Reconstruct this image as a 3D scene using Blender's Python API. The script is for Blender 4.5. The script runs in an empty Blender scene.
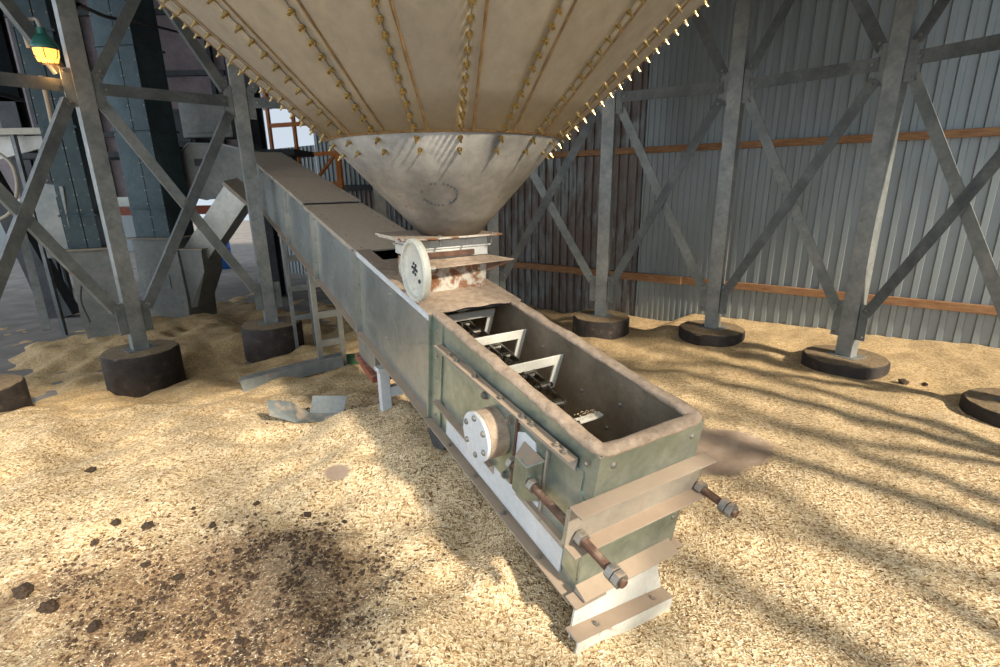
import bpy, bmesh, math, random
import numpy as np
from mathutils import Vector, Matrix, noise
random.seed(7); rng = np.random.default_rng(7)
sc = bpy.context.scene; C = sc.collection
PI = math.pi; R = math.radians

# ------------------------------------------------------------------ materials
def nodes(name):
    m = bpy.data.materials.new(name); m.use_nodes = True
    nt = m.node_tree; b = nt.nodes['Principled BSDF']
    return m, nt, b
def N(nt, t, **kw):
    n = nt.nodes.new(t)
    for k, v in kw.items():
        if k in n.inputs: n.inputs[k].default_value = v
        else: setattr(n, k, v)
    return n
def L(nt, a, b): nt.links.new(a, b)
def noi(nt, vec, scale, detail=4, rough=.55, stretch=None):
    if stretch:
        mp = N(nt, 'ShaderNodeMapping'); mp.inputs['Scale'].default_value = stretch
        L(nt, vec, mp.inputs['Vector']); vec = mp.outputs[0]
    n = N(nt, 'ShaderNodeTexNoise', Scale=scale, Detail=detail, Roughness=rough)
    L(nt, vec, n.inputs['Vector']); return n.outputs['Fac']
def ramp(nt, fac, stops, interp='LINEAR'):
    r = N(nt, 'ShaderNodeValToRGB'); r.color_ramp.interpolation = interp
    e = r.color_ramp.elements
    while len(e) < len(stops): e.new(.5)
    for k, (p, c) in enumerate(stops):
        e[k].position = p
        e[k].color = (*c, 1) if isinstance(c, tuple) else (c, c, c, 1)
    L(nt, fac, r.inputs[0]); return r.outputs[0]
def mix(nt, f, a, b, mode='MIX'):
    m = N(nt, 'ShaderNodeMix', data_type='RGBA', blend_type=mode)
    for s, v in ((m.inputs[0], f), (m.inputs[6], a), (m.inputs[7], b)):
        if isinstance(v, (int, float)): s.default_value = v
        elif isinstance(v, tuple): s.default_value = (*v, 1)
        else: L(nt, v, s)
    return m.outputs[2]
def math_(nt, op, a, b=0, clamp=False):
    m = N(nt, 'ShaderNodeMath', operation=op, use_clamp=clamp)
    for s, v in ((m.inputs[0], a), (m.inputs[1], b)):
        if isinstance(v, (int, float)): s.default_value = v
        else: L(nt, v, s)
    return m.outputs[0]
def bump(nt, b, h, strength, dist=.01):
    n = N(nt, 'ShaderNodeBump', Strength=strength, Distance=dist)
    L(nt, h, n.inputs['Height']); L(nt, n.outputs[0], b.inputs['Normal'])

def metal(name, c1, c2, metallic=.6, rough=.45, dust=0., rust=0., scale=5., streak=None, dustcol=(.27, .205, .15)):
    """galvanised / painted sheet with mottling, settled dust on upward faces and rust blotches"""
    m, nt, b = nodes(name)
    co = N(nt, 'ShaderNodeTexCoord').outputs['Object']
    f1 = noi(nt, co, scale, 6, .6, streak)
    f2 = noi(nt, co, scale*7, 5, .7)
    col = mix(nt, ramp(nt, f1, [(.3, 0.), (.7, 1.)]), c1, c2)
    col = mix(nt, ramp(nt, f2, [(.35, .0), (.75, .35)]), col, tuple(x*.55 for x in c1))
    ro = N(nt, 'ShaderNodeMapRange'); ro.inputs['To Min'].default_value = rough-.12; ro.inputs['To Max'].default_value = rough+.2
    L(nt, f2, ro.inputs['Value']); rr = ro.outputs[0]
    met = None
    if rust > 0:
        f3 = noi(nt, co, scale*1.6+1, 7, .65)
        k = ramp(nt, f3, [(.66-rust*.28, 0.), (.76-rust*.28, 1.)])
        rc = ramp(nt, f2, [(.3, (.06, .022, .01)), (.6, (.22, .085, .03)), (.8, (.35, .2, .1))])
        col = mix(nt, k, col, rc)
        met = math_(nt, 'MULTIPLY', math_(nt, 'SUBTRACT', 1, k), metallic)
        rr = math_(nt, 'MAXIMUM', rr, math_(nt, 'MULTIPLY', k, .85))
    if dust > 0:
        g = N(nt, 'ShaderNodeNewGeometry'); sp = N(nt, 'ShaderNodeSeparateXYZ'); L(nt, g.outputs['Normal'], sp.inputs[0])
        up = ramp(nt, sp.outputs['Z'], [(.35, 0.), (.75, 1.)])
        f4 = noi(nt, co, 14, 5, .6)
        k = math_(nt, 'MULTIPLY', up, ramp(nt, f4, [(.62-dust*.6, 0.), (.82-dust*.6, 1.)]))
        f5 = noi(nt, co, 3., 4, .6)
        side = math_(nt, 'MULTIPLY', ramp(nt, f5, [(.5, 0.), (.8, .55)]), dust)
        k = math_(nt, 'MAXIMUM', k, side)
        col = mix(nt, k, col, mix(nt, f4, dustcol, tuple(x*1.45 for x in dustcol)))
        mm = math_(nt, 'SUBTRACT', 1, k, True)
        met = math_(nt, 'MULTIPLY', mm, met if met is not None else metallic)
        rr = math_(nt, 'MAXIMUM', rr, math_(nt, 'MULTIPLY', k, .95))
    L(nt, col, b.inputs['Base Color'])
    if met is not None: L(nt, met, b.inputs['Metallic'])
    else: b.inputs['Metallic'].default_value = metallic
    L(nt, rr, b.inputs['Roughness'])
    bump(nt, b, f2, .12, .004)
    return m

M = {}
M['casing'] = metal('galvanised_blue', (.33, .38, .39), (.60, .64, .63), .88, .33, dust=.35, scale=2.2)
M['tail'] = metal('galvanised_green', (.20, .27, .25), (.52, .60, .55), .85, .32, dust=.42, scale=3.)
M['inner'] = metal('inner_dusty', (.19, .16, .12), (.38, .33, .25), .55, .5, dust=.7, scale=4.)
M['dusty'] = metal('dusty_angle', (.28, .25, .21), (.4, .36, .3), .35, .65, dust=.95, scale=5.)
M['frame'] = metal('frame_steel', (.13, .15, .15), (.30, .325, .32), .45, .5, dust=.25, scale=3., rust=.1)
M['post'] = metal('post_steel', (.17, .19, .19), (.40, .42, .41), .5, .48, dust=.3, scale=3., rust=.1)
M['lid'] = metal('dusty_lid', (.30, .27, .23), (.4, .37, .32), .2, .7, dust=1., scale=4., dustcol=(.46, .38, .285))
M['frame_d'] = metal('brace_steel', (.075, .085, .09), (.19, .21, .21), .45, .5, dust=.15, scale=3.)
M['lift'] = metal('elevator_steel', (.045, .075, .09), (.09, .13, .145), .5, .5, scale=2.)
M['lift_l'] = metal('boot_steel', (.17, .185, .18), (.28, .29, .275), .5, .55, dust=.3, scale=2.)
M['hopper'] = metal('hopper_sheet', (.27, .245, .20), (.45, .41, .34), .5, .5, scale=1.6)
M['spout'] = metal('spout_sheet', (.115, .11, .10), (.36, .34, .30), .35, .65, scale=3., rust=.05)
M['white'] = metal('white_paint', (.48, .49, .46), (.64, .65, .62), .0, .5, dust=.35, scale=6., rust=.12)
M['gatewhite'] = metal('rusty_white_paint', (.40, .38, .32), (.56, .54, .48), .0, .6, dust=.7, scale=6., rust=.72)
M['wheel'] = metal('wheel_paint', (.46, .47, .42), (.6, .6, .53), .1, .5, scale=6., rust=.1)
M['flight'] = metal('flight_white', (.58, .57, .51), (.72, .71, .65), .0, .45, scale=9.)
M['bluewhite'] = metal('pale_blue_paint_and_reflection', (.50, .55, .60), (.62, .66, .69), .1, .5, dust=.35, scale=5.)  # pale paint; on the side plate its colour stands for a reflection
M['rod'] = metal('rusty_rod', (.085, .045, .03), (.20, .105, .07), .3, .7, dust=.3, scale=14.)
M['nut'] = metal('nut_steel', (.17, .17, .16), (.34, .34, .31), .7, .45, dust=.4, scale=20., rust=.15)
M['brass'] = metal('yellow_zinc', (.36, .27, .12), (.62, .50, .27), 1., .27, scale=20.)
M['seal'] = metal('brown_sealant', (.10, .055, .02), (.24, .14, .05), 0., .7, scale=25.)
M['chain'] = metal('chain_steel', (.03, .026, .02), (.28, .26, .23), .9, .25, scale=30.)
M['orange'] = metal('orange_paint', (.55, .16, .02), (.68, .24, .04), .1, .5, scale=6., rust=.2)
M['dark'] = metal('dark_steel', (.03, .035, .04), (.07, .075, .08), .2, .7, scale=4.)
M['wallpanel'] = metal('plum_panel', (.17, .14, .15), (.27, .225, .235), .05, .8, scale=3.)
M['green'] = metal('green_paint', (.01, .05, .02), (.015, .08, .035), 0., .5, scale=6.)
M['blue'] = metal('blue_plastic', (.01, .12, .45), (.02, .16, .55), 0., .4, scale=4.)
M['red'] = metal('red_oxide', (.2, .05, .03), (.3, .09, .05), .1, .7, scale=9., dust=.3)
M['lampgreen'] = metal('lamp_green', (.02, .12, .10), (.04, .18, .15), .2, .4, scale=9.)
M['cable'] = metal('cable_grey', (.35, .33, .27), (.45, .43, .36), 0., .6, scale=9.)

def corr(name, rusty):
    m, nt, b = nodes(name)
    co = N(nt, 'ShaderNodeTexCoord').outputs['Object']
    f = noi(nt, co, 2., 6, .6, (1, 1, .15)); f2 = noi(nt, co, 9., 6, .7, (1, 1, .25))
    col = mix(nt, f, (.20, .235, .245), (.30, .34, .35))
    if rusty:
        k = ramp(nt, f2, [(.40, 0.), (.62, 1.)])
        col = mix(nt, k, col, (.075, .052, .04))
        f3 = noi(nt, co, 1.1, 5, .6)
        col = mix(nt, ramp(nt, f3, [(.35, 0.), (.6, .8)]), col, (.14, .1, .08))
    else:
        k = ramp(nt, f2, [(.5, 0.), (.8, .4)])
        col = mix(nt, k, col, (.22, .2, .17))
    L(nt, col, b.inputs['Base Color']); b.inputs['Metallic'].default_value = .3; b.inputs['Roughness'].default_value = .5
    return m
M['corr'] = corr('corrugated_sheet', False); M['corr_r'] = corr('corrugated_sheet_stained', True)

def simple(name, c1, c2, scale, rough=.8, bs=.3, stretch=None, bd=.01):
    m, nt, b = nodes(name)
    co = N(nt, 'ShaderNodeTexCoord').outputs['Object']
    f = noi(nt, co, scale, 8, .65, stretch)
    L(nt, ramp(nt, f, [(.3, c1), (.7, c2)]), b.inputs['Base Color'])
    b.inputs['Roughness'].default_value = rough; bump(nt, b, f, bs, bd); return m
M['timber'] = simple('timber_rail', (.17, .075, .03), (.36, .20, .095), 6, .8, .3, (1, 1, 8))
M['crust'] = simple('dust_crust', (.22, .165, .12), (.43, .335, .25), 22, .95, .9, None, .012)
M['clod'] = simple('clod', (.022, .014, .009), (.10, .065, .04), 3, .95, .9)
M['pave'] = simple('pavement', (.13, .115, .105), (.25, .225, .205), 2, .9, .2)
M['ceil'] = simple('shade_ceiling_dark', (.05, .05, .055), (.08, .08, .085), 2, .9, .1)
def footing_mat():
    m, nt, b = nodes('footing_bitumen')
    co = N(nt, 'ShaderNodeTexCoord').outputs['Object']
    f = noi(nt, co, 9, 7, .7); f2 = noi(nt, co, 30, 6, .7)
    g = N(nt, 'ShaderNodeNewGeometry'); sp = N(nt, 'ShaderNodeSeparateXYZ'); L(nt, g.outputs['Normal'], sp.inputs[0])
    side = ramp(nt, f, [(.35, (.013, .010, .009)), (.6, (.035, .025, .02)), (.75, (.13, .09, .065))])
    top = ramp(nt, f2, [(.3, (.12, .085, .05)), (.7, (.33, .24, .14))])
    L(nt, mix(nt, ramp(nt, sp.outputs['Z'], [(.5, 0.), (.8, 1.)]), side, top), b.inputs['Base Color'])
    b.inputs['Roughness'].default_value = .75; bump(nt, b, f2, .6, .01); return m
M['footing'] = footing_mat()

def grain_mat():
    m, nt, b = nodes('spilled_grain')
    co = N(nt, 'ShaderNodeTexCoord').outputs['Object']
    # kernels: stretched cells in two directions
    cols = []
    hs = []
    for k, (st, sca, rz) in enumerate((((1, .42, 1), 120, .5), ((.42, 1, 1), 95, .9))):
        mp = N(nt, 'ShaderNodeMapping'); mp.inputs['Scale'].default_value = st; mp.inputs['Rotation'].default_value = (0, 0, rz)
        L(nt, co, mp.inputs['Vector'])
        v = N(nt, 'ShaderNodeTexVoronoi', Scale=sca); L(nt, mp.outputs[0], v.inputs['Vector'])
        s = N(nt, 'ShaderNodeSeparateColor'); L(nt, v.outputs['Color'], s.inputs[0])
        c = ramp(nt, s.outputs[0], [(.0, (.13, .075, .03)), (.14, (.34, .22, .105)), (.34, (.64, .46, .255)), (.7, (.85, .675, .42)), (1., (.95, .83, .60))])
        cols.append(c); hs.append(v.outputs['Distance'])
    sel = ramp(nt, noi(nt, co, 60, 2), [(.48, 0.), (.52, 1.)])
    col = mix(nt, sel, cols[0], cols[1])
    h = mix(nt, sel, hs[0], hs[1])
    # gold, less husky grain further away / large scale tone
    fa = noi(nt, co, 1.3, 5, .6); fb = noi(nt, co, 7, 5, .65)
    at = N(nt, 'ShaderNodeAttribute', attribute_name='mask'); s = N(nt, 'ShaderNodeSeparateColor'); L(nt, at.outputs['Color'], s.inputs[0])
    gold = mix(nt, .55, col, (.47, .30, .115), 'MIX')
    col = mix(nt, s.outputs[2], col, gold)
    col = mix(nt, ramp(nt, fb, [(.3, .35), (.62, 0.)]), col, (.30, .19, .095))
    # damp brown waste with its own ragged edge
    fr = noi(nt, co, 9, 8, .75)
    dm = math_(nt, 'ADD', s.outputs[0], math_(nt, 'MULTIPLY', math_(nt, 'SUBTRACT', fr, .5), 1.5))
    k = ramp(nt, dm, [(.42, 0.), (.75, 1.)])
    f6 = noi(nt, co, 45, 8, .8)
    dirt = ramp(nt, f6, [(.36, (.05, .028, .016)), (.46, (.20, .115, .065)), (.55, (.46, .29, .16)), (.64, (.76, .58, .37))])
    col = mix(nt, math_(nt, 'MULTIPLY', k, .78), col, dirt)
    # compacted dust patches
    pm = math_(nt, 'ADD', s.outputs[1], math_(nt, 'MULTIPLY', math_(nt, 'SUBTRACT', noi(nt, co, 5, 5), .5), .6))
    kp = ramp(nt, pm, [(.45, 0.), (.62, 1.)])
    dust = ramp(nt, fb, [(.3, (.27, .20, .15)), (.7, (.40, .31, .24))])
    col = mix(nt, kp, col, dust)
    L(nt, col, b.inputs['Base Color']); b.inputs['Roughness'].default_value = .75
    b.inputs['Specular IOR Level'].default_value = .25
    hh = math_(nt, 'MULTIPLY', h, math_(nt, 'SUBTRACT', 1, kp, True))
    hh = math_(nt, 'ADD', hh, math_(nt, 'MULTIPLY', f6, math_(nt, 'MULTIPLY', k, 2.2)))
    bump(nt, b, hh, .75, .009)
    return m
M['grain'] = grain_mat()
def flake_mat():
    m, nt, b = nodes('husk_flakes')
    g = N(nt, 'ShaderNodeNewGeometry')
    L(nt, ramp(nt, g.outputs['Random Per Island'], [(0., (.25, .15, .07)), (.18, (.5, .35, .19)), (.5, (.79, .62, .39)), (.85, (.91, .78, .56)), (1., (.96, .89, .72))]), b.inputs['Base Color'])
    b.inputs['Roughness'].default_value = .6; return m
M['flake'] = flake_mat()
M['crumb'] = simple('crumb', (.03, .018, .011), (.13, .08, .05), 40, .95, .3)
def emit(name, col, s):
    m, nt, b = nodes(name); b.inputs['Base Color'].default_value = (*col, 1)
    b.inputs['Emission Color'].default_value = (*col, 1); b.inputs['Emission Strength'].default_value = s
    return m
M['glow'] = emit('lamp_glass', (1, .42, .07), 2.2)

# ------------------------------------------------------------------ geometry
class MB:
    def __init__(s): s.v = []; s.f = []
    def add(s, vs, fs, mat=None):
        o = len(s.v)
        for p in vs:
            p = Vector(p)
            if mat is not None: p = mat @ p
            s.v.append(tuple(p))
        s.f += [tuple(i+o for i in f) for f in fs]
        return s
    def box(s, a, b, mat=None):
        x0, y0, z0 = a; x1, y1, z1 = b
        vs = [(x0, y0, z0), (x1, y0, z0), (x1, y1, z0), (x0, y1, z0), (x0, y0, z1), (x1, y0, z1), (x1, y1, z1), (x0, y1, z1)]
        return s.add(vs, [(0, 3, 2, 1), (4, 5, 6, 7), (0, 1, 5, 4), (1, 2, 6, 5), (2, 3, 7, 6), (3, 0, 4, 7)], mat)
    def prism(s, poly, axis, a, b, mat=None):
        """poly: 2D points, extruded along axis from a to b"""
        def P(p, t):
            if axis == 0: return (t, p[0], p[1])
            if axis == 1: return (p[0], t, p[1])
            return (p[0], p[1], t)
        n = len(poly)
        vs = [P(p, a) for p in poly]+[P(p, b) for p in poly]
        fs = [tuple(range(n))[::-1], tuple(range(n, 2*n))]+[(i, (i+1) % n, n+(i+1) % n, n+i) for i in range(n)]
        return s.add(vs, fs, mat)
    def bar(s, p, q, prof, up=(0, 0, 1), cap=True):
        """profile (2D, in side/up axes) swept from p to q"""
        p = Vector(p); q = Vector(q); d = (q-p).normalized(); u = Vector(up)
        sd = d.cross(u).normalized(); u2 = sd.cross(d).normalized()
        n = len(prof)
        vs = [p+sd*a+u2*b for a, b in prof]+[q+sd*a+u2*b for a, b in prof]
        fs = [(i, (i+1) % n, n+(i+1) % n, n+i) for i in range(n)]
        if cap: fs += [tuple(range(n))[::-1], tuple(range(n, 2*n))]
        return s.add(vs, fs)
    def cyl(s, p, q, r, n=16, r2=None):
        pr = [(math.cos(2*PI*i/n), math.sin(2*PI*i/n)) for i in range(n)]
        p = Vector(p); q = Vector(q); d = (q-p).normalized(); u = Vector((0, 0, 1)) if abs(d.z) < .95 else Vector((0, 1, 0))
        sd = d.cross(u).normalized(); u2 = sd.cross(d)
        r2 = r if r2 is None else r2
        vs = [p+(sd*a+u2*b)*r for a, b in pr]+[q+(sd*a+u2*b)*r2 for a, b in pr]
        return s.add(vs, [(i, (i+1) % n, n+(i+1) % n, n+i) for i in range(n)]+[tuple(range(n))[::-1], tuple(range(n, 2*n))])
    def lathe(s, prof, n=32, mat=None):
        vs = []; fs = []
        for r, z in prof:
            for i in range(n): vs.append((r*math.cos(2*PI*i/n), r*math.sin(2*PI*i/n), z))
        for k in range(len(prof)-1):
            for i in range(n): fs.append((k*n+i, k*n+(i+1) % n, (k+1)*n+(i+1) % n, (k+1)*n+i))
        return s.add(vs, fs, mat)
    def build(s, name, mat, parent=None, bevel=0., smooth=False, fix=True):
        me = bpy.data.meshes.new(name); me.from_pydata(s.v, [], s.f); me.materials.append(mat)
        if fix:
            bm = bmesh.new(); bm.from_mesh(me); bmesh.ops.recalc_face_normals(bm, faces=bm.faces); bm.to_mesh(me); bm.free()
        if smooth: me.polygons.foreach_set('use_smooth', [True]*len(me.polygons))
        o = bpy.data.objects.new(name, me); C.objects.link(o)
        if parent: o.parent = parent
        if bevel:
            b = o.modifiers.new('bevel', 'BEVEL'); b.width = bevel; b.segments = 2; b.limit_method = 'ANGLE'; b.angle_limit = R(40)
        if smooth:
            try:
                me.set_sharp_from_angle(angle=R(35))
            except Exception: pass
        return o
def tag(o, label=None, cat=None, group=None, kind=None):
    if label: o['label'] = label
    if cat: o['category'] = cat
    if group: o['group'] = group
    if kind: o['kind'] = kind
    return o
def empty(name, loc=(0, 0, 0), rz=0, mat=None):
    o = bpy.data.objects.new(name, None); C.objects.link(o); o.empty_display_size = .1
    if mat is not None: o.matrix_world = mat
    else: o.location = loc; o.rotation_euler = (0, 0, rz)
    return o
def copy_obj(o, parent=None, **kw):
    c = o.copy(); C.objects.link(c)
    if parent is not None: c.parent = parent
    for k, v in kw.items(): setattr(c, k, v)
    return c
LPROF = lambda w, t: [(0, 0), (w, 0), (w, t), (t, t), (t, w), (0, w)]

# ------------------------------------------------------------------ camera
HCAM = 2.0
Rw = Vector((0.999874, -0.0044353, -0.0152153)); Dw = Vector((-0.0158486, -0.2798177, -0.9599223)); Fw = Vector((0, 0.9600429, -0.2798529))
cam = bpy.data.cameras.new('camera'); co_ = bpy.data.objects.new('camera', cam); C.objects.link(co_)
cam.sensor_width = 36; cam.lens = 515/1000*36; cam.clip_start = .02; cam.clip_end = 300
m3 = Matrix((Rw, -Dw, -Fw)).transposed()
co_.matrix_world = Matrix.Translation((0, 0, HCAM)) @ m3.to_4x4()
sc.camera = co_
def at(px, py, Y):   # point at depth Y (world y) seen at a position of the photograph, used to measure the place
    v = Rw*((px-500)/515)+Dw*((py-333.5)/515)+Fw
    return Vector((0, 0, HCAM))+v*(Y/v.y)

# ------------------------------------------------------------------ ground
FZ = -.4
gf = MB().box((-30, -3, FZ-.2), (14, 40, FZ)).build('floor', M['pave']); tag(gf, kind='structure')
CP = [  # x, y, surface height, reach
 (0, 0, .22, 1.), (.2, 1.55, .27, .25), (.85, 1.95, .06, .3), (.9, 1.6, .1, .3), (.4, 1.2, .2, .5), (1.2, 1.2, .14, .9), (-1, 1.2, .26, .9), (-2.2, 1.8, .22, 1), (-3.5, 2.6, .22, 1), (-5, 3.2, .05, 1),
 (-1.2, 2.4, .24, .7), (-2.4, 3.0, .25, .8), (-3.3, 3.8, .22, .6), (-2.7, 4.1, .12, .5), (-1.6, 3.3, .24, .6), (-.65, 2.9, .40, .38), (-.95, 3.3, .33, .4), (-.2, 2.3, .26, .35),
 (-4.0, 4.4, .05, .6), (-1.7, 4.2, .08, .5), (-4.9, 4.6, -.15, .6), (-3.6, 5.0, -.22, .6), (-4.5, 5.7, -.36, .6), (-2.5, 5.1, -.08, .6), (-2.9, 6.0, -.28, .6), (-3.3, 6.9, -.36, .6),
 (-1.3, 4.9, .02, .6), (-1, 5.8, -.08, .7), (-2, 7, -.2, .8), (-4.4, 7.6, -.14, .6), (-5.4, 8.3, -.12, .6), (-6.4, 7.6, -.24, .7), (-6.3, 6.0, -.38, .9), (-5.6, 9.6, -.28, .6), (-3.5, 9, -.35, 1), (-8, 7, -.45, 1), (-8, 9.5, -.45, 1), (-7, 4, -.3, 1),
 (1.9, 2.2, .12, .8), (1.4, 3.4, .08, .6), (2.0, 3.6, .06, .5), (3.0, 2.6, .1, .9), (3.2, 3.8, .03, .8), (4.4, 3.6, -.02, .7), (5, 2, .1, 1.2), (2.2, 5, .0, .7), (3.5, 5.2, -.03, .7), (4.6, 5.6, .02, .7), (5.6, 5, .05, .8),
 (1, 4.6, .0, .7), (1.4, 6.2, -.12, .8), (2.7, 6.4, -.05, .6), (3.2, 7, .0, .6), (1.5, 7.6, -.17, .6), (0, 7, -.2, .8), (2, 8.4, -.2, .6), (0, 9.6, -.33, 1), (-3, 12, -.45, 1.5), (5, -1, .15, 1.5), (-5, -1, .2, 2), (8, 2, .05, 1.5), (9, -1, .1, 2)]
CPa = np.array(CP)
gx = np.arange(-9.5, 8.01, .04); gy = np.arange(-1.2, 12.6, .04)
X, Y = np.meshgrid(gx, gy)
num = np.zeros_like(X); den = np.zeros_like(X)+1e-9
for x, y, z, r in CPa:
    w = np.exp(-((X-x)**2+(Y-y)**2)/(2*(r*.62)**2)); num += w*z; den += w
# lumps: summed random waves, ring of directions
Z = num/den
for k in range(60):
    wl = 2**rng.uniform(-2.2, 1.0); a = rng.uniform(0, 2*PI); ph = rng.uniform(0, 2*PI)
    Z += (.0075-.0045*np.clip((X-.2)/1.5,0,1))*wl**.9*np.sin(2*PI*(X*math.cos(a)+Y*math.sin(a))/wl+ph+1.2*np.sin(X*1.3+k)+1.1*np.sin(Y*1.7+k*2))
def gau(x, y, rx, ry=None, a=0.):
    ry = ry or rx; c, s_ = math.cos(a), math.sin(a); dx = X-x; dy = Y-y
    return np.exp(-(((dx*c+dy*s_)/rx)**2+((-dx*s_+dy*c)/ry)**2))
dirt = .85*gau(-1.2, 2.12, .62, .34, -.05)+.55*gau(-.75, 1.6, .42, .42)+.8*gau(-1.4, 1.55, .55, .45)+.6*gau(-2.2, 1.95, .45, .35)+.55*gau(-1.45, 4.1, .45, .22, .4)+.5*gau(2.6, 5.15, .9, .22, -.2)+.45*gau(1.5, 6.4, 1.2, .35)+.55*gau(-2.5, 9.3, 2.5, 1.)+.5*gau(-6.5, 6., 2., .7)+.5*gau(2.6, 7.4, 3.4, .35, -.65)
dustm = 1.1*gau(1.62, 3.45, .62, .36, .5)+.9*gau(-1.03, 2.82, .11, .09)+.5*gau(.9, 5.3, .8, .3, .3)
gold = np.clip((np.hypot(X, Y)-3.6)/3., 0, 1)*.8+.2*gau(-4.4, 7.6, 1.5)
gold = np.clip(gold+.3*np.clip((Y-4.5)/2, 0, 1)*(X < 0), 0, 1)
Z -= .03*np.clip(dustm, 0, 1)
# small lumps in the dug-over waste
nz = np.zeros_like(X)
for j in range(X.shape[0]):
    if gy[j] > 5: break
    for i in range(0, X.shape[1]):
        if -4.5 < gx[i] < 4: nz[j, i] = noise.noise((gx[i]*7, gy[j]*7, 1.))*.6+noise.noise((gx[i]*16, gy[j]*16, 5.))*.5
Z += nz*(.006+.022*np.clip(dirt, 0, 1))
# grain thins away to nothing against the floor at its edges
ny, nx = X.shape
idx = np.arange(nx*ny).reshape(ny, nx)
quads = np.stack([idx[:-1, :-1], idx[:-1, 1:], idx[1:, 1:], idx[1:, :-1]], -1).reshape(-1, 4)
wp = np.array([3.39, 7.66]); wd = np.array([.7915, -.6112]); wn = np.array([-.6112, -.7915])   # wall line, inward normal
cxq = (X[:-1, :-1]).reshape(-1); cyq = (Y[:-1, :-1]).reshape(-1)
keep = ((cxq-wp[0])*wn[0]+(cyq-wp[1])*wn[1]) > -.02
quads = quads[keep]
me = bpy.data.meshes.new('grain_heap')
vv = np.stack([X, Y, Z], -1).reshape(-1, 3)
me.vertices.add(len(vv)); me.vertices.foreach_set('co', vv.reshape(-1))
me.loops.add(len(quads)*4); me.loops.foreach_set('vertex_index', quads.reshape(-1).astype(np.int32))
me.polygons.add(len(quads)); me.polygons.foreach_set('loop_start', np.arange(0, len(quads)*4, 4, dtype=np.int32)); me.polygons.foreach_set('loop_total', np.full(len(quads), 4, dtype=np.int32))
me.update(); me.validate(); me.polygons.foreach_set('use_smooth', [True]*len(me.polygons))
ca = me.color_attributes.new('mask', 'FLOAT_COLOR', 'POINT')
ca.data.foreach_set('color', np.stack([np.clip(dirt, 0, 1), np.clip(dustm, 0, 1), gold, np.ones_like(gold)], -1).reshape(-1))
me.materials.append(M['grain'])
grain = bpy.data.objects.new('grain_heap', me); C.objects.link(grain)
tag(grain, 'heap of spilled pale yellow grain and husks covering the whole ground', 'grain', kind='stuff')
def gz(x, y):
    i = min(max((x-gx[0])/.04, 0), nx-2); j = min(max((y-gy[0])/.04, 0), ny-2); i0, j0 = int(i), int(j); fx, fy = i-i0, j-j0
    return float(Z[j0, i0]*(1-fx)*(1-fy)+Z[j0, i0+1]*fx*(1-fy)+Z[j0+1, i0]*(1-fx)*fy+Z[j0+1, i0+1]*fx*fy)

# loose husks and straw lying on the heap
vs = []; fs = []
nfl = 70000
k = 0
while k < nfl:
    px = random.uniform(-20, 1020); d = 0.9+3.6*random.random()**1.1
    y = d; x = (px-500)/515*(d*.96+.35)
    if ((x-wp[0])*wn[0]+(y-wp[1])*wn[1]) < .1: continue
    i = int((x-gx[0])/.04); j = int((y-gy[0])/.04)
    if dustm[j, i] > .45: continue
    if dirt[j, i] > .5 and random.random() < .35: continue
    z = gz(x, y)+random.uniform(.0, .006)
    ln = random.uniform(.004, .009)*(1.7 if random.random() < .06 else 1); wd_ = random.uniform(.0013, .0026); a = random.uniform(0, PI); t = random.uniform(-.35, .35)
    dx, dy, dz = ln*math.cos(a), ln*math.sin(a), ln*t; sx, sy = -wd_*math.sin(a), wd_*math.cos(a); o = len(vs)
    h = wd_*.9
    vs += [(x-dx, y-dy, z-dz), (x+sx, y+sy, z), (x+dx, y+dy, z+dz), (x-sx, y-sy, z), (x, y, z+h)]
    fs += [(o, o+3, o+4), (o+3, o+2, o+4), (o+2, o+1, o+4), (o+1, o, o+4)]
    k += 1
me = bpy.data.meshes.new('husk_litter'); me.from_pydata(vs, [], fs); me.materials.append(M['flake'])
hl = bpy.data.objects.new('husk_litter', me); C.objects.link(hl)
tag(hl, 'loose husks and kernels scattered over the top of the grain heap', 'husks', kind='stuff')

# crumbs of dark waste
vs = []; fs = []; k = 0
while k < 4500:
    x = random.uniform(-3.2, -.25); y = random.uniform(1.0, 4.6)
    if not (0 < 500+515*x/(y*.96+.28) < 1000): continue
    i = int((x-gx[0])/.04); j = int((y-gy[0])/.04)
    if random.random() > dirt[j, i]**1.5*1.1: continue
    if noise.noise((x*6, y*6, 3)) < random.uniform(-.35, .2): continue
    r_ = .003+.011*random.random()**3; z = gz(x, y)+r_*.5; o = len(vs); a = random.uniform(0, 3)
    for da, dz in ((0, -.1), (1.6, .1), (3.1, -.1), (4.7, .1)):
        q_ = r_*random.uniform(.7, 1.2); vs.append((x+q_*math.cos(a+da), y+q_*math.sin(a+da), z+dz*r_))
    vs += [(x+r_*.2, y, z+r_*.8), (x, y, z-r_*.7)]
    for e_ in range(4): fs += [(o+e_, o+(e_+1) % 4, o+4), (o+(e_+1) % 4, o+e_, o+5)]
    k += 1
me = bpy.data.meshes.new('waste_crumbs'); me.from_pydata(vs, [], fs); me.materials.append(M['crumb'])
wc_ = bpy.data.objects.new('waste_crumbs', me); C.objects.link(wc_)
tag(wc_, 'small dark crumbs of spoiled waste strewn over the lower left of the grain', 'crumbs', kind='stuff')

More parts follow.
